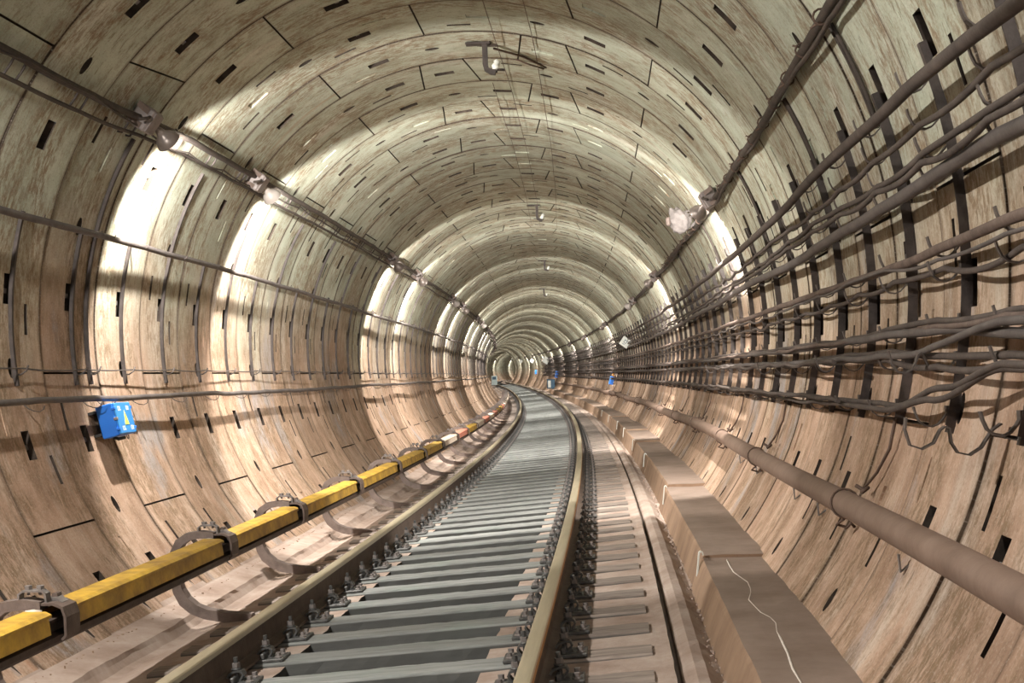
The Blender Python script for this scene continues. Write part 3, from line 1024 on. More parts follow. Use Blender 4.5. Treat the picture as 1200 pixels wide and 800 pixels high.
# white strips hooked over the joints of the blocks
for i, s in enumerate([8.33, 12.95, 17.75, 21.65, 25.5, 28.6, 33.4, 37.6]):
    q = MB()
    l0 = 1.675
    pts = [(l0 - 0.020, -1.70), (l0 - 0.010, -1.62), (l0 - 0.001, -1.54), (l0 + 0.002, -1.525), (l0 + 0.012, -1.518), (l0 + 0.022, -1.524), (l0 + 0.024, -1.54)]
    up0 = tops[i] - tops[0] if i < len(tops) else 0.08
    M = frame(s)
    q.strap([M @ Vector((l, 0, u + up0)) for l, u in pts], M.to_3x3() @ Vector((0, 1, 0)), 0.05, 0.008, 'white')
    tag(put('joint_strip', q), 'white metal strip hooked over the walkway edge, %s from the camera' % nth(i + 1), 'metal strip', 'white strips on the walkway edge')
# crumbled mortar lying between curb and blocks
deb = MB()
rd = random.Random(5)
for _ in range(520):
    s = 4.2 + (rd.random() ** 1.5) * 22
    l = 1.56 + rd.random() ** 0.7 * 0.10
    z = rd.uniform(0.004, 0.014)
    M = Matrix.Rotation(rd.uniform(0, 6), 3, 'Z') @ Matrix.Rotation(rd.uniform(0, 6), 3, 'X')
    deb.box(P(s, l, -1.742 - (l - 1.575) * 0.35 + z * 0.3), (z * rd.uniform(.8, 1.6), z * rd.uniform(.8, 1.6), z), 'bed', M)
for _ in range(500):
    s = 5 + (rd.random() ** 1.5) * 12
    l = -1.80 + rd.uniform(-0.06, 0.03)
    z = rd.uniform(0.003, 0.009)
    deb.box(P(s, l, -1.845 + z * 0.3), (z * 1.4, z, z), 'bench', Matrix.Rotation(rd.uniform(0, 6), 3, 'Z'))
MAT['crumb'] = MAT['bench']
tag(put('mortar_crumbs', deb), 'crumbs of mortar lying along the edges of the track bed', 'crumbs', kind='stuff')

# ------------------------------------------------------------------ cable brackets on the right wall
def hook_mesh(double=False, sc=1.0):
    b = MB()
    pts = [(0.035, 0.03), (0.055, 0.0), (0.075, -0.022), (0.10, -0.032), (0.128, -0.026), (0.15, -0.008), (0.163, 0.022), (0.170, 0.05)]
    if double:
        pts = pts[:-1] + [(0.170, 0.040), (0.180, 0.048), (0.190, 0.040), (0.200, 0.012), (0.218, -0.018), (0.245, -0.032), (0.272, -0.024), (0.290, 0.0), (0.300, 0.035), (0.305, 0.06)]
    b.strap([(-x * sc, 0, z * sc) for x, z in pts], (0, 1, 0), 0.028, 0.006, 'hook')
    b.box((-0.03 * sc, 0, 0.035), (0.03, 0.032, 0.03), 'hook')
    return b.mesh('cable_hook')
HOOK = hook_mesh(); HOOK2 = hook_mesh(True)
ROWS_R = [(16.2, 0), (13.0, 0), (10.2, 0), (8.0, 0), (1.75, 0), (-0.6, 0), (-5.3, 0), (-8.4, 1), (-13.3, 1)]
def bar_mb(k, t0, t1, w, dep, key, off0=0.0):
    b = MB()
    ths = srange(t0, t1, 2.0)
    kw = w / PIT / 2
    vs = []
    for th in ths:
        for kk_, o in ((k - kw, off0), (k + kw, off0), (k + kw, off0 + dep), (k - kw, off0 + dep)):
            vs.append(PK(kk_, th, o))
    fs = []
    for i in range(len(ths) - 1):
        for j in range(4):
            q = (j + 1) % 4
            fs.append((i * 4 + j, i * 4 + q, (i + 1) * 4 + q, (i + 1) * 4 + j))
    fs += [(3, 2, 1, 0), tuple((len(ths) - 1) * 4 + j for j in range(4))]
    b.add(vs, fs, key)
    return b
n = 0
for kr in range(-7, 112):
    n += 1
    if kr < -6: lab = 'curved iron cable bracket on the right wall at the right edge of the photo'
    elif kr < 60: lab = 'curved iron cable bracket on the right wall, %s counted from the right edge' % nth(n)
    else: lab = 'tiny far cable bracket high on the right wall beyond the bend'
    near = kr < 34
    k = kr + 0.55
    b = bar_mb(k, -14.8, 20.0, 0.034, 0.032, 'bar')
    # flat iron flange towards the slot
    r2 = bar_mb(k - 0.018, -14.2, 17.5, 0.007, 0.045, 'bar')
    o_ = len(b.v); b.v += r2.v
    for f, m__, s_ in zip(r2.f, r2.m, r2.smooth):
        b.f.append(tuple(o_ + a for a in f)); b.m.append(b.mi('bar')); b.smooth.append(s_)
    if not near:
        for th, dbl in ROWS_R:
            l, u = pol(th, 0.0)
            M = frame(ks(k, l, u), l, u)
            b.box(M @ Vector((-0.10, 0, -0.01)), (0.13, 0.03, 0.02), 'hook')
            if kr < 70: b.box(M @ Vector((-0.165, 0, 0.02)), (0.012, 0.03, 0.06), 'hook')
    o = put('cable_bracket', b)
    tag(o, lab, 'cable bracket', 'cable brackets on the right wall')
    if near:
        for th, dbl in ROWS_R:
            if rnd.random() < 0.06 and kr > 0: continue
            l, u = pol(th + rnd.uniform(-.25, .25), 0.0)
            h = put('cable_hook', HOOK2 if (dbl and th > -10 and (kr in (-5, -3, 0, 5))) else HOOK, o, frame(ks(k, l, u), l, u) @ Matrix.Rotation(rnd.uniform(-.12, .12), 4, 'Z'))
for i, (k, t0) in enumerate(((-3.29, 17.0), (-1.48, 17.0), (1.5, 17.0), (5.5, 17.0), (9.5, 17.0))):
    q = MB()
    for dk in (0.0, 0.05):
        q.tube([PK(k + dk, th, 0.012) for th in srange(t0, 29.0, 2.0)], 0.010, 'cabledark', 6)
    tag(put('conduit', q), 'twin thin conduit climbing to the dark lamp cable, %s from the right edge' % nth(i + 1), 'conduit', 'conduits on the right wall')
# loose double hook at the right edge below the cables
h = MB()
M = frame(4.62, *pol(-14.6, 0.0))
h.strap([M @ Vector((-x, 0, z)) for x, z in [(0.02, 0.06), (0.05, 0.04), (0.09, -0.02), (0.13, -0.045), (0.17, -0.035), (0.19, 0.0), (0.195, 0.05), (0.21, 0.055), (0.225, 0.045), (0.25, 0.0), (0.29, -0.02), (0.33, -0.005), (0.345, 0.05), (0.34, 0.09)]], M.to_3x3() @ Vector((0, 1, 0)), 0.035, 0.006, 'hook')
tag(put('cable_hook', h), 'empty double cable hook on the right wall below all cables', 'cable hook')

# ------------------------------------------------------------------ cables
def interp(pts, s):
    if s <= pts[0][0]: return pts[0][1]
    for (a, va), (b, vb) in zip(pts, pts[1:]):
        if s <= b:
            t = (s - a) / (b - a)
            t = t * t * (3 - 2 * t)
            return va + (vb - va) * t
    return pts[-1][1]
def cable(name, label, cat, thp, off, r, key, s0_=2.6, s1_=118, sag=0.012, wob=0.12, seed=0, offp=None, nseg=8, group='cables along the right wall', ring=0.5):
    rr = random.Random(seed)
    b = MB(); pts = []
    ph = [rr.uniform(0, 6) for _ in range(4)]
    s = s0_
    sags = {}
    while s <= s1_:
        k = (s - S0) / PIT - ring
        fr = k - math.floor(k)
        kk_ = math.floor(k)
        if kk_ not in sags: sags[kk_] = sag * rr.uniform(0.1, 1.1)
        th = interp(thp, s) + wob * (math.sin(s * 0.9 + ph[0]) + 0.6 * math.sin(s * 2.1 + ph[1]))
        o = (interp(offp, s) if offp else off) + 0.012 * math.sin(s * 1.3 + ph[2])
        l, u = pol(th, o)
        pts.append(P(s, l, u - 4 * fr * (1 - fr) * sags[kk_]))
        s += PIT / 8 if s < 14 else PIT / 4 if s < 30 else (PIT / 2 if s < 70 else PIT * 2)
    b.tube(pts, r, key, nseg if True else 6)
    o = put(name, b)
    tag(o, label, cat, group)
    return o
C = 'cable'
cable('thick_cable', 'thick brown cable, topmost of the cables on the right wall', C, [(3, 14.6), (5.3, 16.4), (9, 16.0), (30, 16.2)], .165, .026, 'cable', sag=.004, wob=.15, seed=1, group='cables along the right wall')
cable('thin_cable', 'thin brown cable right below the topmost cable on the right wall', C, [(3, 12.9), (6, 13.1), (30, 13.0)], .13, .014, 'cable', sag=.03, seed=2)
cable('thin_cable', 'upper of two touching thin cables in the third row of hooks', C, [(3, 9.95), (6, 10.3), (8, 11.2), (20, 10.6)], .15, .014, 'cable', sag=.02, seed=3)
cable('thin_cable', 'lower of two touching thin cables in the third row of hooks', C, [(3, 9.1), (6, 9.7), (8, 10.2), (20, 9.9)], .165, .014, 'cable', sag=.03, seed=4)
cable('thick_cable', 'thick grey-brown cable in the fourth row of hooks on the right wall', C, [(3, 7.1), (4.6, 7.9), (9, 7.95), (12.2, 8.6), (30, 8.0)], .15, .029, 'cablegrey', sag=.006, wob=.1, seed=5)
cable('rusty_cable', 'rusty brown cable at the middle height of the right wall', C, [(3, 1.4), (5.1, 1.5), (15, 2.2), (40, 1.9)], .15, .021, 'rust', sag=.006, wob=.08, seed=6)
cable('thin_cable', 'thin cable clinging below the rusty cable of the right wall', C, [(3, 1.0), (4.9, 0.4), (6.5, 1.2), (9, 1.0), (30, 1.0)], .17, .008, 'cablegrey', sag=.03, seed=7, nseg=6)
cable('thin_cable', 'thin wavy cable in the hooks below the rusty cable', C, [(3, -0.7), (6, -0.1), (8, -.35), (30, -.6)], .12, .012, 'cable', sag=.035, seed=8)
cable('thin_cable', 'uppermost thin cable of the bundle in the sixth row', C, [(3, -5.0), (5.2, -5.2), (7, -5.4), (30, -5.0)], .15, .012, 'cable', sag=.012, seed=9)
cable('thin_cable', 'second thin cable of the bundle in the sixth row', C, [(3, -5.5), (5.2, -5.75), (7, -5.8), (30, -5.5)], .165, .012, 'rust', sag=.014, seed=10)
cable('thick_cable', 'thicker grey cable crossing below the sixth row bundle', C, [(3, -7.6), (4.1, -6.9), (5.06, -6.1), (6, -5.8), (9, -5.9), (30, -5.9)], .15, .019, 'cablegrey', sag=.010, seed=11)
cable('slanting_cable', 'cable slanting down from the sixth row to the seventh row', C, [(3, -5.9), (4.2, -6.1), (5.53, -8.0), (7, -8.1), (30, -8.3)], .18, .015, 'cablegrey', sag=.012, seed=12)
cable('thin_cable', 'upper cable of the pair in the double hooks of the seventh row', C, [(3, -8.6), (5, -8.3), (6.4, -7.4), (7.7, -7.9), (15, -7.7)], .14, .014, 'cable', sag=.015, seed=13)
cable('thin_cable', 'lower cable of the pair in the double hooks of the seventh row', C, [(3, -9.2), (5, -9.2), (6.4, -8.2), (7.7, -8.4), (15, -8.2)], .15, .014, 'cable', sag=.02, seed=14)
cable('thin_cable', 'outer cable lying in the front lobe of the seventh row hooks', C, [(3, -8.8), (6, -8.6), (30, -8.4)], .235, .013, 'cable', s0_=7, sag=.02, seed=15)
cable('slanting_cable', 'upper cable dropping from the seventh row to the lowest row', C, [(3, -8.7), (4.2, -9.1), (4.95, -11.2), (5.8, -13.2), (7.5, -13.2), (30, -13.0)], .155, .013, 'cable', sag=.01, seed=16)
cable('slanting_cable', 'lower cable dropping from the seventh row to the lowest row', C, [(3, -8.9), (4.3, -9.6), (5.1, -12.4), (5.9, -13.8), (8, -13.8), (30, -13.6)], .165, .013, 'cable', sag=.012, seed=17)
cable('thin_cable', 'cable in the front lobe of the lowest row of hooks', C, [(3, -13.4), (30, -13.4)], .235, .012, 'cable', s0_=6.8, sag=.018, seed=18)
cable('lamp_cable', 'dark ragged cable running along the row of lamps on the right', C, [(3, 29.6), (6, 30.0), (9, 29.3), (25, 30.0), (60, 30.3)], .05, .028, 'cabledark', s1_=125, sag=.006, wob=.15, seed=19)
cable('lamp_cable', 'second dark cable wound beside the right lamp cable', C, [(3, 29.0), (6, 29.3), (9, 28.8), (25, 29.5), (60, 29.8)], .06, .014, 'cabledark', s1_=125, sag=.02, wob=.3, seed=20)
GL = 'cables along the left wall'
cable('grey_cable', 'thick grey cable at shoulder height on the left wall', C, [(3, 163.5), (13, 163.5), (22, 164.6), (40, 165)], .12, .024, 'cablegrey', s1_=110, sag=.008, wob=.1, seed=21, group=GL)
cable('thin_wire', 'thin wire strung along the left wall between the grey cable and the lower one', C, [(3, 185.0), (13, 185.2), (30, 185.6)], .06, .006, 'cablegrey', s1_=80, sag=.012, wob=.06, seed=22, group=GL, nseg=6)
cable('grey_cable', 'lower grey cable on the left wall, passing over the blue box', C, [(3, 190.3), (9, 190.0), (13, 190.5), (22, 190.2)], .12, .021, 'cablegrey', s1_=100, sag=.012, wob=.12, seed=23, group=GL)
cable('lamp_cable', 'upper dark cable of the pair carrying the left lamps', C, [(3, 144.2), (8, 144.2), (10, 142.6), (14, 142.8), (30, 143.2)], .08, .025, 'cabledark', s1_=110, sag=.008, wob=.12, seed=24, group=GL)
cable('lamp_cable', 'lower dark cable of the pair carrying the left lamps', C, [(3, 146.9), (8, 147.0), (10, 145.6), (14, 145.6), (30, 145.6)], .08, .014, 'cabledark', s1_=110, sag=.010, wob=.12, seed=25, group=GL)
cable('lamp_cable', 'thin loose wire winding round the upper left lamp cable', C, [(3, 144.6), (30, 143.8)], .10, .007, 'cabledark', s1_=60, sag=.03, wob=.5, seed=26, group=GL, nseg=6)
for q, (th, a, lab) in enumerate(((84.3, 4.0, 'left'), (77.0, 4.0, 'right'), (88.0, 13.0, 'shorter third'))):
    cable('ceiling_wire', 'hair-thin %s wire stretched along the tunnel crown' % lab, 'wire', [(3, th), (12, th - .4), (30, th + 2)], .03, .0035, 'wire', s0_=a, s1_=26, sag=.004, wob=.05, seed=30 + q, group='wires along the tunnel crown', nseg=5)

# ties of wire round the right lamp cable
# ------------------------------------------------------------------ pipe and its hangers
pts = [PP(s, -24.7 + 0.3 * math.sin(s * .5), 0.10) for s in steps(2.6, 100)]
b = MB(); b.tube(pts, 0.062, 'pipe', 20)
pipe = tag(put('pipe', b), 'brown painted water pipe slung along the foot of the right wall', 'pipe')
HK = [-3.5, 0.5, 3.6, 7.2, 10.9, 14.8, 18.6, 22.7, 27.7, 32, 36, 40]
for i, k in enumerate(HK):
    q = MB()
    l, u = pol(-14.6, 0.05)
    p0 = PK(k, -14.4, 0.045); p1 = PK(k + 0.03, -17.5, 0.03); p2 = PK(k + 0.12, -20.3, 0.035); p3 = PK(k + 0.22, -22.6, 0.05)
    q.tube([p0, p1, p2, p3], 0.007, 'wire', 6)
    if k < 4: q.tube([p0 + Vector((0, .02, 0)), p1 + Vector((0, .02, 0)), p2 + Vector((0, .01, 0)), p3], 0.005, 'wire', 6)
    sc = ks(k + 0.24, *pol(-24.7, .1))
    l, u = pol(-24.7 + 0.3 * math.sin(sc * .5), 0.10)
    M = frame(sc, l, u)
    loop = [M @ Vector((0.069 * math.cos(t), 0.02 * math.sin(t), 0.069 * math.sin(t))) for t in [2 * PI * j / 16 for j in range(17)]]
    q.tube(loop, 0.0055, 'wire', 6)
    kx = p3
    q.tube([kx + Vector((-.03, .02, .02)), kx + Vector((0, 0, 0)), kx + Vector((.02, -.03, .012)), kx + Vector((-.015, -.04, -.01))], 0.010, 'wire', 6)
    bt = M @ Vector((-0.01, 0, -0.075))
    q.tube([bt, bt + Vector((-.03, .03, -.03)), bt + Vector((.02, .03, -.045)), bt + Vector((.03, -.02, -.02)), bt + Vector((.05, .0, -.04))], 0.008, 'wire', 6)
    tag(put('pipe_hanger', q), 'twisted wire hanger looped round the brown pipe, %s from the camera' % nth(i + 1), 'hanger', 'wire hangers of the pipe')
# small studs under the pipe
for i, k in enumerate([-4.5, -2.3, -1.3, 0.9, 2.2]):
    q = MB()
    th = -27.3
    M = frame(ks(k, *pol(th, 0)), *pol(th, 0))
    q.strap([M @ Vector((0.01, 0, 0.02)), M @ Vector((-0.03, 0, -0.01)), M @ Vector((-0.035, 0, 0.06))], M.to_3x3() @ Vector((0, 1, 0)), 0.022, 0.008, 'iron')
    tag(put('pipe_support', q), 'short iron stud under the brown pipe, %s from the camera' % nth(i + 1), 'support', 'studs under the pipe')

# ------------------------------------------------------------------ brackets on the left wall
def lefthook(s, th, w=0.10, r=0.005, flip=1):
    """wire hook sagging below a cable"""
    l, u = pol(th, 0.0)
    M = frame(s, l, u)
    b = MB()
    pts = [(0.02, 0.01), (0.05, -0.015), (0.085, -0.030), (0.12, -0.034), (0.145, -0.020), (0.155, 0.004)]
    b.strap([M @ Vector((x, 0, z)) for x, z in pts], M.to_3x3() @ Vector((0, 1, 0)), 0.014, 0.004, 'hook')
    return b
n = 0
ks_left = sorted([kr + 0.53 for kr in range(-3, 70)] + [-0.2])
for k in ks_left:
    n += 1
    near = k < 24
    w = 0.026
    t0 = 147.2 if (int(math.floor(k)) % 2 and k > 0) else 163.0
    if k == -0.2: t0 = 147.2
    t1 = 187.5
    b = bar_mb(k, t0, t1, w, 0.024, 'bar', 0.0)
    if n <= 60: lab = 'slim vertical iron bar on the left wall, %s from the left edge' % nth(n)
    else: lab = 'tiny far iron bar on the left wall at the bend'
    o = tag(put('wall_bar', b), lab, 'iron bar', 'vertical bars on the left wall')
    if near:
        for th in (163.8, 190.4):
            l, u = pol(th, 0)
            put('cable_hook', lefthook(ks(k, l, u) + 0.02, th), o)
        l, u = pol(185.6, 0.0)
        q = MB(); M = frame(ks(k, l, u), l, u)
        q.tube([M @ Vector((0.0, 0, -0.01)), M @ Vector((0.05, 0, -0.012)), M @ Vector((0.08, 0.01, 0.01)), M @ Vector((0.09, 0.02, 0.045))], 0.006, 'hook', 5)
        put('wire_pin', q, o)
# rungs tying the two lamp cables on the left
for i in range(34):
    k = -3.4 + (i // 2) * 0.94 + (i % 2) * 0.16
    q = MB()
    th0 = 142.0 if k > 0.3 else 143.4
    q.tube([PK(k, th0 + .5, 0.03), PK(k, th0 + .7, 0.06), PK(k, th0 + 2.2, 0.065), PK(k, th0 + 3.6, 0.06), PK(k, th0 + 3.8, 0.03)], 0.008, 'bar', 6)
    tag(put('cable_tie', q), 'small iron cleat joining the two left lamp cables, %s from the left' % nth(i + 1), 'cleat', 'cleats of the left lamp cables')
# binding knots on the right lamp cable
for i in range(26):
    s = 5.0 + i * 0.62
    q = MB()
    th = interp([(3, 29.6), (6, 30.0), (9, 29.3), (25, 30.0)], s)
    c = PP(s, th, .05); x, y, h, z = axis(s)
    M = Matrix.Translation(c) @ Matrix.Rotation(h, 4, 'Z')
    q.tube([M @ Vector((0.038 * math.cos(t), 0.012 * t / 6, 0.038 * math.sin(t))) for t in [2 * PI * j / 10 for j in range(11)]] + [M @ Vector((-.05, .02, .03 if i % 2 else -.05))], 0.006, 'wire', 5)
    tag(put('wire_binding', q), 'wire binding on the dark right lamp cable, %s from the camera' % nth(i + 1), 'wire binding', 'bindings of the right lamp cable')

# ------------------------------------------------------------------ lamps
LAMP_COL = (1.0, 0.945, 0.865)
AXD = (0.92, 1.0, -0.37)
MOUTH = (0.205, 0.03, -0.05)
def lamp_parts(pale, AXD=(0.92, 1.0, -0.37)):
    # local: x = inward from wall, y = along tunnel away from camera, z = up the wall
    box = MB()
    box.box((0.07, -0.20, 0), (0.14, 0.17, 0.17), 'boxgrey', bev=0.012)
    box.box((0.145, -0.20, 0), (0.012, 0.15, 0.15), 'boxgrey', bev=0.004)
    ears = MB()
    ears.strap([(0.02, -0.34, 0.07), (0.06, -0.32, 0.06), (0.10, -0.29, 0.055)], (0, 0, 1), 0.04, 0.01, 'rust')
    ears.strap([(0.02, -0.34, -0.07), (0.06, -0.32, -0.06), (0.10, -0.29, -0.055)], (0, 0, 1), 0.04, 0.01, 'rust')
    ears.tube([(0.13, -0.30, 0.03), (0.15, -0.36, 0.02), (0.12, -0.42, -0.02)], 0.012, 'cabledark', 6)
    sh = MB()
    axd = Vector(AXD).normalized()
    tilt = Matrix.Translation(Vector(MOUTH)) @ axd.to_track_quat('Z', 'Y').to_matrix().to_4x4()
    # bell opens towards +z of its own frame (down the tunnel)
    key = 'shadepale' if pale else 'shade'
    outer = [(0.0001, -0.165), (0.014, -0.165), (0.024, -0.12), (0.034, -0.085), (0.036, -0.072), (0.060, -0.052), (0.078, -0.028), (0.086, 0.0), (0.088, 0.010)]
    inner = [(0.085, 0.010), (0.082, -0.002), (0.073, -0.028), (0.05, -0.05), (0.0001, -0.066)]
    sh.lathe(outer, tilt, key, 24)
    sh.lathe([(0.088, 0.010), (0.091, 0.012), (0.085, 0.010)], tilt, key, 24)
    sh.lathe(inner, tilt, 'shadein', 24)
    neck = MB()
    neck.tube([(0.08, -0.13, 0.01), tuple(Vector(MOUTH) - axd * 0.14)], 0.016, 'iron', 8)
    neck.tube([tuple(Vector(MOUTH) - axd * 0.11), tuple(Vector(MOUTH) - axd * 0.19)], 0.02, 'iron', 8)
    bulb = MB()
    bulb.lathe([(0.0001, 0.002), (0.014, -0.003), (0.021, -0.016), (0.020, -0.030), (0.012, -0.045), (0.010, -0.060)], tilt, 'bulb', 12)
    return box, ears, sh, neck, bulb, tilt
LAMPS = {}
for pale in (False, True):
    LAMPS[pale] = lamp_parts(pale)
LM = {p_: [q.mesh(n_) for q, n_ in zip(LAMPS[p_][:5], ('junction_box', 'bracket', 'lamp_shade', 'lamp_arm', 'bulb'))] for p_ in LAMPS}
def wallframe(s, th, off=0.0):
    """x inward, y along the tunnel, z up along the wall"""
    x, y, h, z = axis(s)
    a = math.radians(th)
    inward = Vector((-math.cos(a) * math.cos(h), -math.cos(a) * math.sin(h), -math.sin(a)))
    along = Vector((-math.sin(h), math.cos(h), 0))
    up = inward.cross(along)
    if up.z < 0: up = -up
    M = Matrix((inward, along, up)).transposed().to_4x4()
    M.translation = PP(s, th, off)
    return M
SPOT = {}
def lamp(s, th, pale, power, label, lit=True, aim=None):
    M = wallframe(s, th, 0.02)
    det = M.to_3x3().determinant()
    t = thing('tunnel_lamp', Matrix.Translation(M.translation), label, 'lamp', 'wall lamps of the tunnel')
    R3 = M.to_3x3().to_4x4()
    if aim is None:
        A = AXD; meshes = LM[pale]
    else:
        A = aim; meshes = [q.mesh(n_) for q, n_ in zip(lamp_parts(pale, aim)[:5], ('junction_box', 'bracket', 'lamp_shade', 'lamp_arm', 'bulb'))]
    for me, n_ in zip(meshes, ('junction_box', 'bracket', 'lamp_shade', 'lamp_arm', 'bulb')):
        if n_ == 'bulb' and not lit: continue
        if n_ == 'bulb':
            put(n_, me, shade_o)      # sub-part of the shade
            continue
        o = put(n_, me, t)
        o.matrix_local = R3
        if n_ == 'lamp_shade': shade_o = o
    if lit:
        key = round(power, 1)
        if key not in SPOT:
            L = bpy.data.lights.new('lamp_light', 'SPOT')
            L.energy = power; L.color = LAMP_COL
            L.spot_size = math.radians(SPOT_DEG); L.spot_blend = 0.16
            L.shadow_soft_size = 0.045
            SPOT[key] = L
        lo = bpy.data.objects.new('lamp_light', SPOT[key])
        COL.objects.link(lo)
        # mouth of the bell; aims down the tunnel, tipped downwards and away from the wall
        x, y, h, z = axis(s)
        along = Vector((-math.sin(h), math.cos(h), 0))
        inward = (M.to_3x3() @ Vector((1, 0, 0)))
        d = (M.to_3x3() @ Vector(A)).normalized()
        pos = M @ (Vector(MOUTH) + Vector(A).normalized() * 0.012)
        lo.matrix_world = Matrix.Translation(pos) @ d.to_track_quat('-Z', 'Y').to_matrix().to_4x4()
    return t
SPOT_DEG = 136
PW = 560.0
LEFT = [(-12.5, 0), (-2.2, 0), (4.4, 0), (9.07, 0), (12.03, 1), (20.27, 0), (23.58, 0), (30.96, 1), (34.5, 0), (42, 0), (45.5, 1), (53, 0), (57, 0), (64, 0), (75, 0), (86, 0), (97, 0), (108, 0), (119, 0), (130, 0), (145, 0), (160, 0), (175, 0), (190, 0), (205, 0), (222, 0), (240, 0)]
RIGHT = [(-8.5, 0, 1), (2.6, 0, 1), (12.7, 0, 1), (22.6, 0, 1), (30.2, 1, 0), (44.3, 0, 1), (58.6, 0, 1), (72, 0, 1), (86, 0, 1), (99, 0, 1), (113, 0, 1), (126, 0, 1), (140, 0, 1), (156, 0, 1), (172, 0, 1), (190, 0, 1), (210, 0, 1), (230, 0, 1)]
nl_ = 0
for s, pale in LEFT:
    if s > 5: nl_ += 1
    lab = ('unseen lamp on the left outside the photo, near the camera' if s < 5 else
           ('%s bell lamp on the left wall, %s from the camera' % ('pale' if pale else 'grey', nth(nl_))))
    lamp(s, 143.3, bool(pale), PW * (1.25 if s == 4.4 else (0.2 if s < 3 else 1.15)), lab, True, (1.5, 0.9, -0.9) if s == 4.4 else None)  # the one with its own aim is an added, unseen lamp lighting the foreground
nr_ = 0
for s, pale, lit in RIGHT:
    if s > 3: nr_ += 1
    lab = ('wall lamp on the right behind the camera, outside the photo' if s < 3 else
           ('%s bell lamp on the right wall, %s from the camera' % ('pale unlit' if pale else 'grey', nth(nr_))))
    lamp(s, 30.0, bool(pale), PW * (0.2 if s < 3 else 1.1), lab, bool(lit))

# ------------------------------------------------------------------ blue boxes
def blue_box(s, th, sx, sz, dep, label, detail=True):
    """sx along the tunnel, sz up the wall, dep depth"""
    M = wallframe(s, th, 0.0)
    t = thing('electrical_box', Matrix.Translation(M.translation), label, 'electrical box', 'blue boxes on the walls')
    R3 = M.to_3x3().to_4x4()
    def pt(name, mb, lab=None, par=None):
        o = put(name, mb, par or t)
        if par is None: o.matrix_local = R3
        if lab: o['label'] = lab
        return o
    b = MB(); b.box((0.05 + dep / 2, 0, 0), (dep, sx, sz), 'blue', bev=0.006)
    pt('body', b)
    mt = MB()
    mt.box((0.025, 0, sz * 0.35), (0.05, sx * 1.15, 0.02), 'black'); mt.box((0.025, 0, -sz * 0.35), (0.05, sx * 1.1, 0.02), 'black')
    pt('mounting_bracket', mt)
    d = MB(); xf = 0.05 + dep
    d.box((xf + 0.008, 0, 0), (0.016, sx * 0.96, sz * 0.96), 'bluelight', bev=0.004)
    door = pt('door', d, 'light blue door')
    if detail:
        for a in (-1, 1):
            for c in (-1, 0, 1):
                q = MB(); q.box((xf + 0.004, a * sx * 0.5, c * sz * 0.32), (0.03, 0.02, 0.02), 'blue' if c else 'iron', bev=0.003)
                pt('latch', q, None, door)
        w = MB()
        x = xf + 0.017
        for cy, cz, gl in ((-sx * 0.27, sz * 0.30, 0), (sx * 0.25, sz * 0.30, 1), (-sx * 0.25, -sz * 0.32, 2), (sx * 0.27, -sz * 0.32, 3)):
            for j, (dy, dz, wy, wz) in enumerate(((-.02, 0, .008, .034), (-.006, .013, .014, .007), (-.006, -.013, .014, .007), (.004, 0, .006, .03), (.02, 0, .007, .034), (.028, .01 if gl % 2 else -.01, .012, .008))):
                w.box((x, cy + dy * sx / .32, cz + dz), (0.002, wy * sx / .32, wz), 'white')
        pt('lettering', w, 'white lettering in the four corners of the door', door)
        tr = MB()
        tr.add([(x, -0.04 * sx / .32, -0.05), (x, 0.04 * sx / .32, -0.05), (x, 0.0, 0.055), (x + .002, -0.04 * sx / .32, -0.05), (x + .002, 0.04 * sx / .32, -0.05), (x + .002, 0.0, 0.055)],
               [(0, 1, 2), (3, 5, 4), (0, 3, 4, 1), (1, 4, 5, 2), (2, 5, 3, 0)], 'signyellow')
        tr.tube([(x + .002, 0.004, 0.03), (x + .002, -0.006, 0.0), (x + .002, 0.006, -0.002), (x + .002, -0.002, -0.035)], 0.0018, 'black', 4)
        pt('warning_triangle', tr, 'yellow warning triangle', door)
        g = MB()
        g.tube([(0.05 + dep * .3, -0.05, -sz / 2 - 0.0), (0.05 + dep * .5, -0.03, -sz / 2 - 0.02), (0.05 + dep * .7, 0.03, -sz / 2 - .018)], 0.012, 'black', 8)
        g.tube([(0.05 + dep * .8, 0.06 + 0.018 * math.cos(a), -sz / 2 - .015 + 0.018 * math.sin(a)) for a in [2 * PI * j / 10 for j in range(11)]], 0.004, 'iron', 5)
        pt('cable_gland', g, 'black cable gland with a ring')
    return t
blue_box(9.22, 194.0, 0.31, 0.235, 0.125, 'blue electrical box with a yellow warning triangle on the left wall')
blue_box(45.0, -15.2, 0.30, 0.28, 0.13, 'bright blue box on the right wall, nearer of the far blue boxes', False)
blue_box(94.0, -11.5, 0.4, 0.5, 0.2, 'small bright blue box far off, beside the dark cabinet', False)
blue_box(127.0, -8.0, 0.4, 0.4, 0.15, 'farthest tiny blue box on the right wall', False)
# orange terminal fitting and white tag above the nearer far box
q = MB(); M = wallframe(45.0, -13.0, 0.0)
q.tube([M @ Vector((0.05, -0.05, 0.05)), M @ Vector((0.12, 0, 0.10)), M @ Vector((0.10, .05, 0.16))], 0.04, 'railorange', 8)
tag(put('cable_coil', q), 'orange-brown loop of cable above the nearer far blue box', 'cable')
# dark cabinet at the end of the blocks
M = frame(93.5, 1.95, -1.50)
t = thing('signal_cabinet', M, 'dark blue cabinet with a white plate at the end of the walkway', 'cabinet')
b = MB(); b.box((0, 0, 0.33), (0.55, 0.5, 0.66), 'darkblue', bev=0.02); put('body', b, t)
b = MB(); b.box((-0.12, -0.262, 0.34), (0.2, 0.02, 0.5), 'white', bev=0.006); q = put('name_plate', b, t); q['label'] = 'white plate'
b = MB(); b.box((0, 0, 0.68), (0.6, 0.55, 0.03), 'darkblue', bev=0.006); put('lid', b, t)
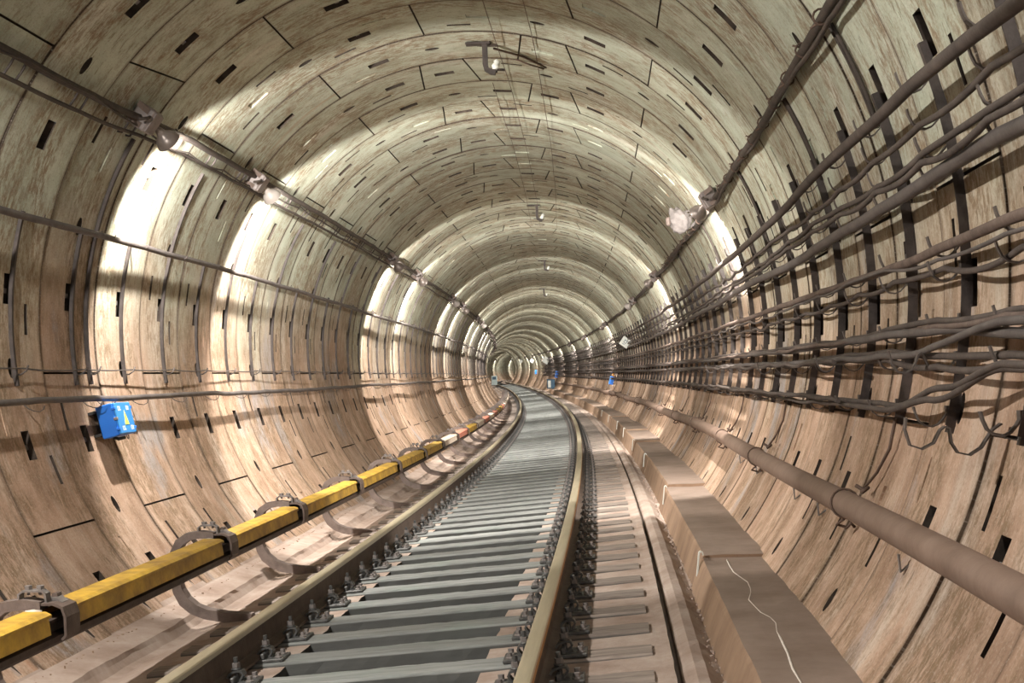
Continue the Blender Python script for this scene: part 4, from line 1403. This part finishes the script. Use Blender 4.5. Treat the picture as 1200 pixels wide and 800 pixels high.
# pale cabinet on the left, almost where the tunnel disappears
M = frame(140, -1.25, -1.70)
t = thing('equipment_cabinet', M, 'pale blue cabinet where the tunnel disappears round the bend', 'cabinet')
b = MB(); b.box((0, 0, 0.55), (0.6, 0.5, 1.0), 'cabinet', bev=0.03); put('body', b, t)
b = MB(); b.box((0, -0.26, 0.8), (0.4, 0.02, 0.3), 'darkblue', bev=0.005); put('window_panel', b, t)

# ------------------------------------------------------------------ diamond signs
for s, th, off, sz, lab in ((36.4, 11.1, .22, .26, 'nearest white diamond plate hanging on the right cables'), (106, 15.5, .25, .50, 'second white diamond plate far along the right cables'),
                            (129, 19.0, .25, .36, 'third tiny white plate far along the right cables'), (150, 21.0, .25, .36, 'last tiny white plate beyond the others on the right')):
    x, y, h, z = axis(s)
    M = Matrix.Translation(PP(s, th, off)) @ Matrix.Rotation(h + 0.12, 4, 'Z')
    t = thing('marker_plate', M, lab, 'sign', 'white marker plates')
    b = MB(); b.box((0, 0, 0), (sz, 0.006, sz), 'white', Matrix.Rotation(math.radians(36), 3, 'Y'), bev=0.002); put('plate', b, t)
    if s < 40:
        b = MB()
        R_ = Matrix.Rotation(math.radians(36), 3, 'Y')
        for dx, dz, w_, hh in ((-.04, .02, .012, .09), (-.01, .055, .05, .012), (.03, .02, .012, .08), (.0, -.03, .06, .012), (-.02, -.07, .08, .012)):
            b.box(R_ @ Vector((dx, -0.005, dz)), (w_, 0.003, hh), 'darkblue', R_)
        q = put('plate_mark', b, t); q['label'] = 'dark faded marking'
    b = MB(); b.box((0, 0.03, 0.02), (0.02, 0.06, 0.02), 'iron'); put('mount', b, t)

# ------------------------------------------------------------------ ceiling brackets
def ceiling_bracket(s, th, label):
    M = Matrix.Translation(PP(s, th, 0.0)) @ Matrix.Rotation(axis(s)[2], 4, 'Z')
    t = thing('ceiling_bracket', M, label, 'bracket', 'hooked brackets on the tunnel crown')
    b = MB(); b.box((-0.07, 0, -0.012), (0.22, 0.09, 0.02), 'bar', bev=0.003); put('base_plate', b, t)
    b = MB()
    b.strap([(-0.01, 0, -0.02), (-0.01, 0, -0.20), (0.0, 0, -0.245), (0.04, 0, -0.27), (0.08, 0, -0.275)], (0, 1, 0), 0.05, 0.045, 'bar')
    put('arm', b, t)
    b = MB()
    Mi = Matrix.Translation((0.085, 0, -0.21)) @ Matrix.Rotation(math.radians(20), 4, 'Y')
    b.lathe([(0.0001, -0.06), (0.02, -0.06), (0.024, -0.03), (0.034, -0.02), (0.034, 0.0), (0.026, 0.01), (0.032, 0.03), (0.016, 0.05), (0.0001, 0.06)], Mi, 'white', 12)
    b.cyl((0.085, 0, -0.268), 0.012, 0.02, 'black', 8)
    q = put('insulator', b, t); q['label'] = 'white porcelain insulator'
    return t
ceiling_bracket(11.5, 86.3, 'grey hooked bracket with a white insulator on the near tunnel crown')
ceiling_bracket(22.7, 85.6, 'grey hooked bracket with an insulator farther along the crown')
ceiling_bracket(33.8, 86.0, 'third tiny hooked bracket on the crown, deep in the tunnel')
ceiling_bracket(45.0, 86.0, 'fourth tiny hooked bracket on the crown, deepest in the tunnel')
q = MB()
q.tube([PP(11.6, 84.9, 0.03), PP(11.85, 79.5, 0.02), PP(12.2, 75.0, 0.005)], 0.010, 'wire', 6)
q.tube([PP(12.0, 81, 0.02), PP(12.1, 78.0, 0.03), PP(12.25, 75.5, 0.01)], 0.008, 'wire', 6)
tag(put('strut', q), 'rusty rods running from the near crown bracket to the right', 'rod')

# ------------------------------------------------------------------ cloth bag by the right lamp
bm = bmesh.new()
bmesh.ops.create_icosphere(bm, subdivisions=4, radius=1.0)
rb2 = random.Random(9)
from mathutils import noise as mnoise
for v in bm.verts:
    d = v.co.copy()
    f = 1 + 0.22 * mnoise.noise(d * 2.2) + 0.10 * mnoise.noise(d * 6.0)
    v.co = Vector((d.x * 0.12 * f, d.y * 0.10 * f, d.z * 0.15 * f * (1.0 + 0.25 * d.z)))
for f in bm.faces: f.smooth = True
me = bpy.data.meshes.new('bag'); bm.to_mesh(me); bm.free(); me.materials.append(MAT['bag'])
s_b = 14.9
M = Matrix.Translation(PP(s_b, 32.3, 0.16)) @ Matrix.Rotation(axis(s_b)[2], 4, 'Z') @ Matrix.Rotation(math.radians(-32), 4, 'Y')
t = thing('cloth_bundle', M, 'off-white crumpled cloth bundle tied to the right lamp cable', 'bundle')
put('cloth', me, t)
q = MB()
for j in range(3):
    q.strap([(0.05 + .01 * j, 0, 0.10 - .04 * j), (0.14, 0.02, 0.07 - .04 * j), (0.20, 0.0, 0.0 - .04 * j), (0.17, 0.02, -0.07 - .02 * j), (0.06, 0.02, -0.10)], (0, 1, 0), 0.02, 0.012, 'bag')
put('strap', q, t)
q = MB(); q.box((-0.115, 0, 0.09), (0.05, 0.09, 0.10), 'arm', Matrix.Rotation(0.5, 3, 'Y'), bev=0.015)
z_ = put('rusty_patch', q, t); z_['label'] = 'rust-brown corner'

# ------------------------------------------------------------------ camera
F, CXC, CZC = 1534.423478, 1.218322, -0.383278
right = Vector((0.99533636, 0.09090082, -0.03228894)).normalized()
fwd = Vector((-0.09003033, 0.99556028, 0.027464)).normalized()
upv = Vector((0.03464209, -0.02442894, 0.99910117)).normalized()
cam = bpy.data.cameras.new('camera')
cam.sensor_width = 36.0
cam.lens = F * 36.0 / 1200.0
cam.clip_start = 0.05; cam.clip_end = 600
co = bpy.data.objects.new('camera', cam); COL.objects.link(co)
Mc = Matrix((right, upv, -fwd)).transposed().to_4x4()
Mc.translation = Vector((CXC, 0, CZC))
co.matrix_world = Mc
scene.camera = co

# ------------------------------------------------------------------ world and colour
w = bpy.data.worlds.new('world'); scene.world = w; w.use_nodes = True
w.node_tree.nodes['Background'].inputs[0].default_value = (0, 0, 0, 1)
w.node_tree.nodes['Background'].inputs[1].default_value = 0
vs_ = scene.view_settings
vs_.view_transform = 'Standard'; vs_.look = 'None'; vs_.gamma = 1.0; vs_.use_curve_mapping = False
vs_.exposure = 0.15
scene.cycles.use_denoising = True
scene.cycles.max_bounces = 10
scene.cycles.diffuse_bounces = 4
scene.cycles.sample_clamp_indirect = 6
scene.cycles.use_light_tree = True
